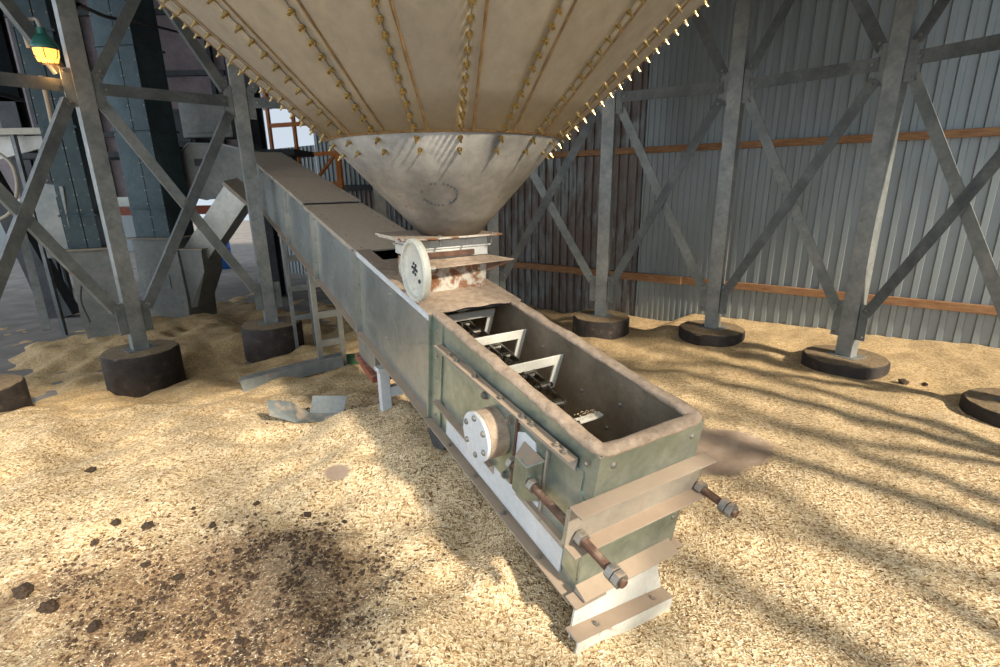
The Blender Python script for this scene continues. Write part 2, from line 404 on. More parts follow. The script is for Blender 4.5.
# clods of spoiled grain
def clod_mesh(name, seed, rough=.35):
    bm = bmesh.new(); bmesh.ops.create_icosphere(bm, subdivisions=3, radius=1)
    for v in bm.verts:
        n = noise.noise(v.co*1.3+Vector((seed*7.1, 0, 0)))*rough*1.3+noise.noise(v.co*3.5+Vector((0, seed*3.3, 0)))*rough
        v.co *= 1+n; v.co.z *= .85
    me = bpy.data.meshes.new(name); bm.to_mesh(me); bm.free(); me.materials.append(M['clod'])
    return me
CM = [clod_mesh('dirt_clod', s) for s in range(5)]
clods = [  # px, py, size, label
 (117, 525, .028, 'dark dirt clod at the upper left edge of the brown waste'),
 (148, 528, .030, 'flattish brown dirt clod just right of the dark clod at the waste edge'),
 (92, 472, .030, 'small greenish brown clump lying alone on pale grain at upper left of waste'),
 (257, 505, .018, 'round dark clod at the top edge of the waste, right of the middle clods'),
 (213, 527, .018, 'small black clod in the waste below the row of top clods'),
 (194, 510, .013, 'tiny dark clod left of the round one on the waste edge'),
 (180, 579, .022, 'dark clod alone in the middle of the brown waste'),
 (240, 643, .018, 'small dark clod nearest the bottom edge'),
 (308, 516, .020, 'dark clod at the right end of the waste top edge'),
 (345, 523, .014, 'small clod furthest right along the dark waste edge'),
 (50, 610, .034, 'dark lump near the lower left corner of the photo'),
 (95, 628, .026, 'dark crumbly clod low in the waste near the left corner'),
 (140, 640, .026, 'dark crumbly clod at the photo bottom beside the corner clod'),
 (146, 566, .018, 'brown clod left of the lone middle clod'),
 (212, 575, .014, 'tiny dark clod right of the lone middle clod'),
 (95, 545, .020, 'dark clod on the pale left slope below the edge clod'),
 (25, 595, .045, 'largest brown lump at the far lower left of the grain'),
 (903, 384, .045, 'dark clump of debris beside the footing nearest the long wall'),
 (925, 386, .028, 'small debris clump right of the dark one near the wall'),
 (238, 553, .016, 'small brown clod inside the waste under the round top clod'),
]
for n_, (px, py, s_, lab) in enumerate(clods):
    # march the sight line down to the heap
    v = Rw*((px-500)/515)+Dw*((py-333.5)/515)+Fw; t = .5
    while t < 12 and HCAM+v.z*t > gz(v.x*t, v.y*t): t += .01
    x, y = v.x*t, v.y*t
    o = bpy.data.objects.new('dirt_clod', CM[n_ % 5]); C.objects.link(o)
    o.location = (x, y, gz(x, y)+s_*.4); o.scale = (s_, s_*random.uniform(.7, 1), s_*random.uniform(.7, 1.1)); o.rotation_euler = (0, 0, random.uniform(0, 6))
    tag(o, lab, 'dirt clod', 'dirt clods on the grain')

# ------------------------------------------------------------------ walls
def wpt(s, z, off=0.): return Vector((wp[0]+wd[0]*s+wn[0]*off, wp[1]+wd[1]*s+wn[1]*off, z))
def corrugated(name, s0, s1, z0, z1, mat, pitch=.165, depth=.03, off=0., kind='structure'):
    mb = MB(); prof = []; s = s0
    while s < s1:
        for a, d in ((0, 0), (.52, 0), (.58, depth), (.92, depth), (.98, 0)):
            prof.append((s+a*pitch, d))
        s += pitch
    prof = [p for p in prof if p[0] <= s1]
    vs = []; n = len(prof)
    for z in (z0, z1):
        for a, d in prof: vs.append(wpt(a, z, d+off))
    for z in (z0, z1):
        for a, d in prof: vs.append(wpt(a, z, d+off-.02))
    fs = [(i, i+1, n+i+1, n+i) for i in range(n-1)]+[(2*n+i, 3*n+i, 3*n+i+1, 2*n+i+1) for i in range(n-1)]
    mb.add(vs, fs); o = mb.build(name, mat, fix=False); tag(o, kind=kind); return o
corrugated('wall_right', -.02, 10., FZ, 7.2, M['corr'])
corrugated('wall_back', -1.42, -.02, FZ, 7.2, M['corr'], pitch=.09, depth=.016)
corrugated('wall_back', -7.2, -1.36, FZ, 7.2, M['corr_r'], pitch=.155, depth=.035)
# lighter stretch far behind the conveyor, with an opening to the daylight
corrugated('wall_back', -13.8, -12.3, FZ, 7.2, M['corr'], pitch=.17)
corrugated('wall_back', -12.3, -10.1, FZ, 3.0, M['corr'], pitch=.17)
corrugated('wall_back', -12.3, -10.1, 4.0, 7.2, M['corr'], pitch=.17)
corrugated('wall_back', -10.1, -7.1, 1.95, 7.2, M['corr'], pitch=.17)
corrugated('wall_back', -10.1, -7.1, FZ, 1.96, M['corr_r'], pitch=.17)
def rail(n, s0, s1, z, h=.09, mat='timber', off=.035):
    a = wpt(s0, z, off); b = wpt(s1, z, off)
    o = MB().bar(a, b, [(-.0, -h/2), (.07, -h/2), (.07, h/2), (0, h/2)]).build('trim_%d' % n, M[mat], bevel=.004); tag(o, kind='structure')
rail(1, -7.2, -.6, .50, .12, 'timber', .10); rail(2, -.6, 10, .50, .10); rail(3, -7.2, 10, 2.46, .09); rail(4, -7.2, 10, 4.8, .09)
rail(5, -10.1, -7.2, 1.95, .14, 'dark')
ce = MB().box((-12.5, 0, 7.2), (14, 14.4, 7.35)).build('shade_ceiling', M['ceil']); tag(ce, kind='structure')  # unseen roof added to cut sky light and darken the far side

# ------------------------------------------------------------------ silo ring: footings, posts, braces
RC = Vector((-.55, 3.06)); RR = 4.89
posts = [  # angle or position, footing descriptor
 ('P0', (-5.32, 4.86), 'at the left edge of the photo'),
 ('P1', (-4.43, 6.08), 'left of the conveyor beside the glowing lamp'),
 ('P2', (-3.31, 7.25), 'standing in front of the upper conveyor'),
 ('P3', (-1.73, 7.80), 'behind the hopper spout on its left'),
 ('P4', (-.08, 7.93), 'behind the hopper spout on its right'),
 ('P5', (1.48, 7.36), 'first clear of the hopper on the right'),
 ('P6', (2.81, 6.62), 'second on the right, before the long wall'),
 ('P7', (3.80, 5.41), 'third on the right, tallest and broadest looking'),
 ('P8', (4.46, 4.06), 'at the right edge of the photo'),
]
for k, a in enumerate((-6, -24, -42, -60, -78)):
    posts.append(('Q%d' % k, (RC.x+RR*math.cos(R(a)), RC.y+RR*math.sin(R(a))), None))
PTOP = 6.0; ZF = .1
NODES = (.5, 3.05, 5.6)
def side_dirs(p):
    r = (Vector(p)-RC).normalized(); return r, Vector((-r.y, r.x))
foot_me = None; post_proto = None; P = {}
hid = 'out of frame behind the viewpoint'
for nm, p, desc in posts:
    P[nm] = p
    r, t = side_dirs(p)
    # footing
    if foot_me is None:
        bm = bmesh.new()
        prof = [(0, 0), (.40, 0), (.415, .03), (.415, .50), (.395, .525), (.3, .53), (0, .53)]
        n = 56; rings = []
        for rr_, z in prof:
            rings.append([bm.verts.new((rr_*math.cos(2*PI*i/n)*(1+.012*noise.noise((i*.3, z*9, 0))), rr_*math.sin(2*PI*i/n)*(1+.012*noise.noise((i*.3, z*9, 4))), z+(.012*noise.noise((i*.4, rr_*5, 2)) if z > .4 else 0))) for i in range(n)] if rr_ > 0 else [bm.verts.new((0, 0, z))])
        for k in range(len(rings)-1):
            A, B = rings[k], rings[k+1]
            for i in range(n):
                j = (i+1) % n
                if len(A) == 1: bm.faces.new((A[0], B[j], B[i]))
                elif len(B) == 1: bm.faces.new((A[i], A[j], B[0]))
                else: bm.faces.new((A[i], A[j], B[j], B[i]))
        bmesh.ops.recalc_face_normals(bm, faces=bm.faces)
        foot_me = bpy.data.meshes.new('concrete_footing'); bm.to_mesh(foot_me); bm.free(); foot_me.materials.append(M['footing'])
        foot_me.polygons.foreach_set('use_smooth', [True]*len(foot_me.polygons)); foot_me.set_sharp_from_angle(angle=R(40))
    f = bpy.data.objects.new('concrete_footing', foot_me); C.objects.link(f)
    f.location = (p[0]+r.x*.06, p[1]+r.y*.06, FZ-.03); f.rotation_euler = (0, 0, random.uniform(0, 6))
    tag(f, 'round tarred concrete footing under the steel post '+(desc or hid), 'footing', 'round footings under the silo posts')
    # post: channel, web towards the silo axis, flanges outward
    e = empty('silo_post', (p[0], p[1], ZF), math.atan2(r.y, r.x))
    tag(e, 'grey galvanised steel silo post '+(desc or hid), 'post', 'steel posts under the silo')
    if post_proto is None:
        W, D, T = .165, .13, .012
        prof = [(-.0, -W/2), (D, -W/2), (D, -W/2+.03), (D-T, -W/2+.03), (D-T, -W/2+T), (T, -W/2+T), (T, W/2-T), (D-T, W/2-T), (D-T, W/2-.03), (D, W/2-.03), (D, W/2), (0, W/2)]
        kids = [MB().prism(prof, 2, 0, PTOP-ZF).build('column', M['post'], e)]
        kids.append(MB().box((-.06, -.16, -.02), (.20, .16, .006)).build('base_plate', M['frame'], e, bevel=.003))
        for zc in NODES:
            for s in (-1, 1):
                z = zc-ZF; y0 = s*(W/2+.004); y1 = s*(W/2+.095)
                g = MB().prism([(min(y0, y1), z-.19), (max(y0, y1), z-.19), (max(y0, y1), z+.19), (min(y0, y1), z+.19)], 0, .02, .034)
                g.box((.034, min(s*.095, s*.107), z-.19), (.11, max(s*.095, s*.107), z+.19))
                kids.append(g.build('gusset_plate', M['frame'], e, bevel=.002))
                for dz in (-.15, .15):
                    kids.append(MB().cyl((.02, s*.15, z+dz), (-.004, s*.15, z+dz), .013, 6).build('gusset_bolt', M['nut'], e))
        post_proto = kids
    else:
        for k_ in post_proto: copy_obj(k_, e)
# braces
bayname = {('P0', 'P1'): 'between the left-edge post and the lamp post', ('P1', 'P2'): 'between the lamp post and the post before the conveyor',
 ('P2', 'P3'): 'over the conveyor behind the hopper', ('P3', 'P4'): 'directly behind the hopper', ('P4', 'P5'): 'just right of the hopper spout',
 ('P5', 'P6'): 'between first and second clear right posts', ('P6', 'P7'): 'between second and third clear right posts', ('P7', 'P8'): 'between third right post and the right edge'}
def brace(name, a, b, label, mat, g, w=.11, flip=1):
    a = Vector(a); b = Vector(b); mid = (a+b)/2; d = (b-a)
    inw = Vector((RC.x-mid.x, RC.y-mid.y, 0)).normalized()
    L_ = d.length
    nrm = (inw-d.normalized()*inw.dot(d.normalized())).normalized(); u = d.normalized().cross(nrm)*flip
    # L section: flat leg faces the silo axis, the other leg points away from it
    t = .008
    pts = [(-w/2, 0), (w/2, 0), (w/2, -t), (-w/2+t, -t), (-w/2+t, -w*.85), (-w/2, -w*.85)]
    vs = [a+u*x+nrm*y for x, y in pts]+[b+u*x+nrm*y for x, y in pts]; n = 6
    o_ = a.copy()
    vs = [v-o_ for v in vs]
    mb = MB().add(vs, [(i, (i+1) % n, n+(i+1) % n, n+i) for i in range(n)]+[tuple(range(n))[::-1], tuple(range(n, 2*n))])
    o = mb.build(name, M[mat]); o.location = o_
    tag(o, label, 'brace', g)
    for q in (.025/L_*2, 1-.025/L_*2):
        c = d*q; MB().cyl(c, c+nrm*.018, .015, 6).build('end_bolt', M['nut'], o)
order = [n for n, _, _ in posts]
for i in range(len(order)-1):
    A, B = order[i], order[i+1]
    if A == 'P8' or A.startswith('Q'): lab = hid
    else: lab = bayname[(A, B)]
    ra, ta = side_dirs(P[A]); rb, tb = side_dirs(P[B])
    d = (Vector(P[B])-Vector(P[A])).normalized()
    def pt(N_, z, sgn, off):
        p = Vector(P[N_]); r, _ = side_dirs(P[N_]); q = p+d*sgn*.15+r*off; return (q.x, q.y, z)
    low = lab == hid or (A, B) not in (('P2', 'P3'), ('P3', 'P4'))
    vis = lab != hid
    if low:
        brace('diagonal_brace', pt(A, .60, 1, .012), pt(B, 2.92, -1, .012), 'lower brace rising rightward '+lab if vis else 'lower steel brace '+hid, 'frame_d', 'diagonal braces of the silo frame')
        brace('diagonal_brace', pt(A, 2.92, 1, .05), pt(B, .60, -1, .05), 'lower brace falling rightward '+lab if vis else 'lower steel brace '+hid, 'frame', 'diagonal braces of the silo frame', .11, -1)
    brace('horizontal_strut', pt(A, 3.06, 1, .03), pt(B, 3.06, -1, .03), 'level steel strut '+lab, 'frame_d', 'level struts of the silo frame', .125)
    brace('diagonal_brace', pt(A, 3.20, 1, .012), pt(B, 5.45, -1, .012), 'upper brace rising rightward '+lab if vis else 'upper steel brace '+hid, 'frame_d', 'diagonal braces of the silo frame')
    brace('diagonal_brace', pt(A, 5.45, 1, .05), pt(B, 3.20, -1, .05), 'upper brace falling rightward '+lab if vis else 'upper steel brace '+hid, 'frame_d', 'diagonal braces of the silo frame', .11, -1)

# ------------------------------------------------------------------ hopper
HC = Vector((-.308, 3.35, 0)); Z1, R1, SL = 2.25, .70, .904; Z0, R0 = 1.69, .18; RT = 5.1
hop = empty('silo_hopper', (HC.x, HC.y, Z0))
tag(hop, 'large galvanised conical silo hopper hanging over the conveyor, seams studded with bolts', 'hopper')
def cp(az, r, off=0., lat=0.):
    z = Z1+(r-R1)*SL if r >= R1 else Z0+(r-R0)*(Z1-Z0)/(R1-R0)
    k = SL if r >= R1 else (Z1-Z0)/(R1-R0)
    c, s_ = math.cos(az), math.sin(az); n = Vector((k*c, k*s_, -1)).normalized()
    return Vector((r*c, r*s_, z-Z0))+n*off+Vector((-s_, c, 0))*lat
mb = MB(); n = 96
prof = [(R0, 0), (.30, 0), (.45, 0), (R1, 0)]
vs = []; fs = []
for r_, _ in prof:
    for i in range(n): vs.append(cp(2*PI*i/n, r_-.0001))
for k in range(len(prof)-1):
    for i in range(n): fs.append((k*n+i, k*n+(i+1) % n, (k+1)*n+(i+1) % n, (k+1)*n+i))
sp = mb.add(vs, fs).build('spout_cone', M['spout'], hop, smooth=True); sp['label'] = 'smooth grey lower cone with a circle of punched marks'
sm = sp.modifiers.new('s', 'SOLIDIFY'); sm.thickness = .006; sm.offset = -1
# rolled joint between spout and upper panels
vs = []; fs = []
for i in range(n):
    for r_, o_ in ((R1-.005, .001), (R1-.005, .0035), (R1+.005, .0035), (R1+.005, .001)): vs.append(cp(2*PI*i/n, r_, o_))
for i in range(n):
    for k in range(4): fs.append((4*i+k, 4*i+(k+1) % 4, 4*((i+1) % n)+(k+1) % 4, 4*((i+1) % n)+k))
MB().add(vs, fs).build('joint_ring', M['seal'], hop)
NS = 20; az0 = R(-79.)
rs = [R1+(RT-R1)*k/24 for k in range(25)]
panel = None
for k in range(NS):
    mb = MB(); vs = []; fs = []; m_ = 8
    a0 = -R(9); 
    for r_ in rs:
        for i in range(m_+1):
            a = a0+R(18)*i/m_; vs.append(cp(a, r_, .004*i/m_))
    for a in range(len(rs)-1):
        for i in range(m_): fs.append((a*(m_+1)+i, a*(m_+1)+i+1, (a+1)*(m_+1)+i+1, (a+1)*(m_+1)+i))
    if panel is None:
        panel = mb.add(vs, fs).build('cone_panel', M['hopper'], hop, smooth=True, fix=False); s2 = panel.modifiers.new('s', 'SOLIDIFY'); s2.thickness = .004; s2.offset = -1
        panel.rotation_euler = (0, 0, az0+R(9))
    else:
        copy_obj(panel, hop, rotation_euler=(0, 0, az0+R(9)+R(18)*k))
# sealant beads on the lap edge
bead = None
for k in range(NS):
    if bead is None:
        mb = MB(); vs = []; fs = []; q = [R1+.004+(RT-R1)*j/110 for j in range(111)]
        for j, r_ in enumerate(q):
            w = .0065+.003*noise.noise((j*.5, 0, 0)); sh = .060+.002*noise.noise((j*.35, 5, 0)); h = .006+.003*noise.noise((j*.7, 9, 0))
            for la, o_ in ((-w, .001), (-w*.5, h), (w*.5, h), (w, .001)): vs.append(cp(0, r_, o_, sh+la))
        for j in range(110):
            for i in range(3): fs.append((4*j+i, 4*j+i+1, 4*j+5+i, 4*j+4+i))
        bead = mb.add(vs, fs).build('sealant_bead', M['seal'], hop, smooth=True); bead.rotation_euler = (0, 0, az0)
    else: copy_obj(bead, hop, rotation_euler=(0, 0, az0+R(18)*k))
# bolts
def bolt_verts():
    mb = MB()
    mb.cyl((0, 0, 0), (0, 0, .003), .0140, 14).cyl((0, 0, .003), (0, 0, .014), .0108, 6).cyl((0, 0, .014), (0, 0, .034), .0058, 8)
    return mb
bp = bolt_verts()
cands = []
for k in range(NS):
    az = az0+R(18)*k
    r_ = R1-.075
    while r_ < 4.7:
        p_ = cp(az, r_)+Vector((HC.x, HC.y, Z0)); kk = SL
        nrm = Vector((kk*math.cos(az), kk*math.sin(az), -1)).normalized()
        vw = Vector((0, 0, HCAM))-p_
        q = p_-Vector((0, 0, HCAM)); dz = q.dot(Fw)
        ok = dz > .3
        if ok:
            ix = 500+515*q.dot(Rw)/dz; iy = 333.5+515*q.dot(Dw)/dz; ok = -80 < ix < 1080 and -120 < iy < 700
        if ok and vw.dot(nrm) > -.15*vw.length: cands.append((vw.length, az, r_, nrm))
        r_ += .0485
cands.sort(key=lambda c: c[0])
bm0 = None; stuff = MB()
for i, (dist, az, r_, nrm) in enumerate(cands):
    q = nrm.to_track_quat('Z', 'Y'); pos = cp(az, r_, .002)
    mt = Matrix.Translation(pos) @ q.to_matrix().to_4x4()
    if i < 100:
        if bm0 is None:
            bm0 = bp.build('bolt', M['brass'], hop); bm0.matrix_local = mt
        else:
            c = copy_obj(bm0, hop); c.matrix_local = mt
    else: stuff.add(bp.v, bp.f, mt)
so = stuff.build('bolt', M['brass'], hop); so['kind'] = 'stuff'
# punched circle on the spout
mb = MB()
for j in range(26):
    a = 2*PI*j/26; r_ = .42+.055*math.sin(a); la = .10*math.cos(a)
    if random.random() < .2: continue
    c = cp(R(-92), r_, .0, la); mb.add([c+Vector((x*.006, 0, y*.006))+Vector((0, -.0035, -.003)) for x, y in ((-1, -1), (1, -.6), (.8, 1), (-1, .6))]+[c+Vector((x*.006, .004, y*.006)) for x, y in ((-1, -1), (1, -.6), (.8, 1), (-1, .6))], [(0, 1, 2, 3), (7, 6, 5, 4), (0, 4, 5, 1), (1, 5, 6, 2), (2, 6, 7, 3), (3, 7, 4, 0)])
mb.build('punched_mark', M['dark'], hop)
# silo drum above
dr_ = MB(); n = 96; vs = []; fs = []
zt = Z1+(RT-R1)*SL
for r_, z in ((RT, zt), (RT, 9.5), (RT-.01, 9.5), (RT-.01, zt)):
    for i in range(n): vs.append((HC.x+r_*math.cos(2*PI*i/n), HC.y+r_*math.sin(2*PI*i/n), z))
for k in range(3):
    for i in range(n): fs.append((k*n+i, k*n+(i+1) % n, (k+1)*n+(i+1) % n, (k+1)*n+i))
d_ = dr_.add([(x-HC.x, y-HC.y, z-Z0) for x, y, z in vs], fs).build('silo_drum', M['corr'], hop, smooth=True)

# ------------------------------------------------------------------ conveyor
O = Vector((0.35081341, 1.64058423, 1.05436885))
U = Vector((.85675061, .51573093, 0)); DR = Vector((-.50888424, .84537664, .16240435)); NN = Vector((.08375695, -.13914003, .98672429))
CM4 = Matrix.Translation(O) @ Matrix((U, DR, NN)).transposed().to_4x4()
cv = empty('drag_conveyor', mat=CM4)
tag(cv, 'long inclined galvanised drag conveyor with its open tail box nearest the viewer', 'conveyor')
W, H, LT, LC = .56, .69, 1.43, 9.3; T = .006
B = lambda *a, **k: MB().box(*a, **k)
# tail box
def part(name, mb, mat, parent=cv, **kw): return mb.build(name, M[mat], parent, **kw)
side = part('side_plate', B((0, .0, -H), (T, LT, 0)), 'tail', bevel=.001); side['label'] = 'greenish galvanised plate of the tail box'
part('side_plate', B((W-T, 0, -H), (W, LT, 0)), 'tail')
part('inner_lining', B((W-T-.004, T, -H+.01), (W-T, 2.4, -.004)), 'inner')
part('inner_lining', B((T, T, -H+.01), (T+.004, LT, -.004)), 'inner')
part('inner_lining', B((T, T, -H+.004), (W-T, 2.4, -H+.012)), 'inner')
part('end_plate', B((-.0, -.006, -H), (W, .0, 0.)), 'tail')
part('reinforcing_sheet', MB().prism([(1.24, -.11), (.06, -.11), (.06, -.2), (.005, -.26), (.005, -.62), (1.24, -.62)], 0, -.008, 0), 'tail')
pb = part('skirt_reflection', MB().prism([(1.20, -.51), (.10, -.49), (.10, -.665), (1.20, -.665)], 0, -.0128, -.004), 'bluewhite'); pb['label'] = 'pale blue reflection coloured onto the lower side plate'  # thin sheet whose pale colour imitates the side plate's reflection
part('skirt_reflection', MB().prism([(1.0, -.49), (.44, -.17), (.36, -.17), (.29, -.44), (.29, -.48), (1.0, -.505)], 0, -.0125, -.004), 'bluewhite')['label'] = 'pale blue reflection coloured in around the bracket'  # same reflection coloured in behind bearing and bracket
# end channel (flanges towards viewer) and bottom flanges
ch = MB().prism([(-.006, -.175), (-.075, -.175), (-.075, -.183), (-.014, -.183), (-.014, -.362), (-.075, -.362), (-.075, -.37), (-.006, -.37)], 0, -.115, .615)
part('end_channel', ch, 'dusty', bevel=.0015)
part('end_flange', MB().prism([(-.006, -.628), (-.075, -.650), (-.075, -.656), (-.006, -.664)], 0, -.015, .53), 'dusty', bevel=.001)
part('end_flange', B((-.06, -.075, -.672), (.1, -.006, -.664)), 'dusty')
part('corner_strip', MB().prism([(-.01, -.0), (.03, -.0), (.03, -.6), (-.01, -.6)], 0, -.006, 0), 'tail')
# bottom rail
part('bottom_rail', B((-.055, -.03, -H-.006), (.004, LT, -H+.002)).box((-.004, 0, -H-.05), (.002, LT, -H)), 'dusty', bevel=.001)
part('bottom_rail', B((W-.004, -.03, -H-.006), (W+.055, LT, -H+.002)), 'dusty', bevel=.001)
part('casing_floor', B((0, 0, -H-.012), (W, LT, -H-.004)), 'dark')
# rim of caked dust
bm = bmesh.new()
path = [(-.005, 1.46)]+[(-.004, y/40) for y in range(56, 2, -1)]
cr = .055
for i in range(9): a = R(180+90*i/8); path.append((.055+cr*math.cos(a)-.004, .05+cr*math.sin(a)))
path += [(x/40, -.008) for x in range(4, 20)]
for i in range(9): a = R(270+90*i/8); path.append((W-.05+cr*math.cos(a), .05+cr*math.sin(a)))
path += [(W+.006, y/40) for y in range(5, 58)]
sec = 10; rings = []
for i, (x, y) in enumerate(path):
    a = Vector(path[max(i-1, 0)]); b = Vector(path[min(i+1, len(path)-1)]); tdir = (b-a).normalized(); inn = Vector((-tdir.y, tdir.x))
    ring = []
    for j in range(sec):
        an = 2*PI*j/sec
        wv = .036*(1+.26*noise.noise((x*9, y*9, an*.6))+.15*noise.noise((x*30, y*30, an)))
        hv = .021*(1+.6*noise.noise((x*8, y*8, 3+an*.5))+.3*noise.noise((x*28, y*28, an+7)))
        c = Vector((x, y))+inn*(.024+wv*math.cos(an)); ring.append(bm.verts.new((c.x, c.y, .006+hv*math.sin(an))))
    rings.append(ring)
for i in range(len(rings)-1):
    for j in range(sec): bm.faces.new((rings[i][j], rings[i][(j+1) % sec], rings[i+1][(j+1) % sec], rings[i+1][j]))
bm.faces.new(rings[0]); bm.faces.new(rings[-1][::-1])
bmesh.ops.recalc_face_normals(bm, faces=bm.faces)
me = bpy.data.meshes.new('dust_crust'); bm.to_mesh(me); bm.free(); me.materials.append(M['crust']); me.polygons.foreach_set('use_smooth', [True]*len(me.polygons))
o = bpy.data.objects.new('dust_crust', me); C.objects.link(o); o.parent = cv; o['label'] = 'thick brown crust of caked dust along the rim of the open box'
ss = o.modifiers.new('s', 'SUBSURF'); ss.levels = 1; ss.render_levels = 1
# loose debris inside
# vertical junction strip between tail and casing
def hexbolt(pos, axis, r=.013, h=.014, parent=cv, mat='nut', washer=True):
    mb = MB(); p = Vector(pos); a = Vector(axis).normalized()
    if washer: mb.cyl(p, p+a*.003, r*1.35, 14)
    mb.cyl(p, p+a*h, r, 6); mb.cyl(p+a*h, p+a*(h+.006), r*.55, 8)
    return mb.build('bolt', M[mat], parent)
def dome(pos, axis, r=.010, mat='nut', parent=cv):
    q = Vector(axis).to_track_quat('Z', 'Y').to_matrix().to_4x4(); mb = MB()
    mb.lathe([(r, 0), (r*.92, r*.35), (r*.6, r*.65), (.0005, r*.75)], 12, Matrix.Translation(Vector(pos)) @ q)
    return mb.build('rivet', M[mat], parent, smooth=True)
part('junction_strip', B((-.010, 1.29, -.68), (0, LT+.005, -.0)).box((-.03, LT-.01, -.68), (0, LT+.004, 0)), 'tail', bevel=.001)
for z in (-.07, -.22, -.37, -.52, -.62): dome((-.010, 1.35, z), (-1, 0, 0))
for z in (-.03, -.12): pass
dome((0.07, -.006, -.055), (0, -1, 0), .014); dome((.50, -.006, -.06), (0, -1, 0), .012)
dome((.06, -.006, -.47), (0, -1, 0), .012); dome((.52, -.006, -.50), (0, -1, 0), .012); dome((.53, -.006, -.45), (0, -1, 0), .01)
dome((-.012, .05, -.06), (-1, 0, 0), .011)
for y in (.22, .52, .82, 1.12): hexbolt((-.03, y, -H+.002), (0, 0, 1), .011, .010)
# angle bars on the side
def sbar(p, q, wv=.05):
    """L bar on the side plate, shelf on top sticking out"""
    p = Vector((0, *p)); q = Vector((0, *q))
    return MB().add([(-.008, *p[1:]), (-.008-wv, *p[1:]), (-.008-wv, p[1], p[2]-.006), (-.016, p[1], p[2]-.006), (-.016, p[1], p[2]-.06), (-.008, p[1], p[2]-.06),
                     (-.008, *q[1:]), (-.008-wv, *q[1:]), (-.008-wv, q[1], q[2]-.006), (-.016, q[1], q[2]-.006), (-.016, q[1], q[2]-.06), (-.008, q[1], q[2]-.06)],
                    [(0, 1, 7, 6), (1, 2, 8, 7), (2, 3, 9, 8), (3, 4, 10, 9), (4, 5, 11, 10), (5, 0, 6, 11), (0, 5, 4, 3, 2, 1), (6, 7, 8, 9, 10, 11)])
part('guide_rail', sbar((1.30, -.125), (.10, -.070), .048), 'dusty', bevel=.001)
part('guide_rail', sbar((1.32, -.50), (.66, -.50), .042), 'dusty', bevel=.001)
part('guide_rail', sbar((.46, -.47), (.10, -.47), .03), 'dusty', bevel=.001)
for y in (1.14, 1.06, .86, .62, .44, .37, .20, .15): hexbolt((-.034, y, -.125+.055*(1.3-y)/1.2+.0005), (-.1, 0, 1), .011, .012)
# bearing: plate, round housing, bolted cover
bearing = part('bearing_housing', B((-.022, .505, -.50), (-.010, .80, -.125)), 'tail', bevel=.002)
bearing['label'] = 'round bearing housing with bolted pale cover'
by, bz = .645, -.285
part('housing_barrel', MB().cyl((-.02, by, bz), (-.125, by, bz), .118, 40), 'crust', bearing, bevel=.006, smooth=True)
cvp = part('bearing_cover', MB().cyl((-.125, by, bz), (-.142, by, bz), .120, 40), 'bluewhite', bearing, bevel=.003, smooth=True)
cvp['label'] = 'pale blue white round cover'
for k in range(6):
    a = R(20+60*k); dome((-.142, by+.092*math.cos(a), bz+.092*math.sin(a)), (-1, 0, 0), .015, 'nut', bearing)
for y, z in ((.535, -.16), (.77, -.16), (.535, -.465), (.77, -.465)):
    hexbolt((-.022, y, z), (-1, 0, 0), .018, .02, bearing)
part('rust_edge', B((-.020, .492, -.495), (-.008, .507, -.13)), 'rod', bearing)
# tension bracket: tapering block on a plate
br = part('tension_bracket', MB().add([(-.01, .44, -.21), (-.01, .28, -.21), (-.01, .28, -.43), (-.01, .44, -.43), (-.085, .40, -.24), (-.085, .31, -.24), (-.085, .31, -.42), (-.085, .40, -.42)],
     [(0, 1, 5, 4), (1, 2, 6, 5), (2, 3, 7, 6), (3, 0, 4, 7), (4, 5, 6, 7), (3, 2, 1, 0)]), 'tail', bevel=.004)
part('bracket_rib', B((-.02, .262, -.52), (-.008, .275, -.15)), 'dusty')
def hexnut(x, y0, y1, z, r, parent=cv):
    mb = MB(); mb.cyl((x, y0, z), (x, y1, z), r, 6); return mb.build('hex_nut', M['nut'], parent, bevel=.002)
for rx, rz, ya, yb in ((-.06, -.325, .44, -.262), (.62, -.350, .30, -.215)):
    rod = part('tension_rod', MB().cyl((rx, ya, rz), (rx, yb, rz), .0165, 20), 'rod', smooth=True)
    rod['label'] = 'rusty threaded tensioning rod'
    th = MB()
    for i in range(int(abs(ya-yb)/.006)): 
        y = yb+i*.006; th.lathe([(.0165, -.002), (.0182, 0), (.0165, .002)], 14, Matrix.Translation((rx, y, rz)) @ Matrix.Rotation(R(90), 4, 'X'))
    th.build('thread', M['rod'], rod)
    hexnut(rx, yb+.010, yb+.038, rz, .033, rod); hexnut(rx, yb+.041, yb+.070, rz, .034, rod); hexnut(rx, -.020, -.052, rz, .031, rod)
    if rx < 0:
        hexnut(rx, .30, .27, rz, .031, rod); hexnut(rx, .43, .46, rz, .033, rod)
        part('rod_plate', B((-.115, -.006, -.362), (-.02, .006, -.19)), 'tail')
    else: part('rod_plate', B((.56, -.006, -.362), (.64, .006, -.19)), 'tail')
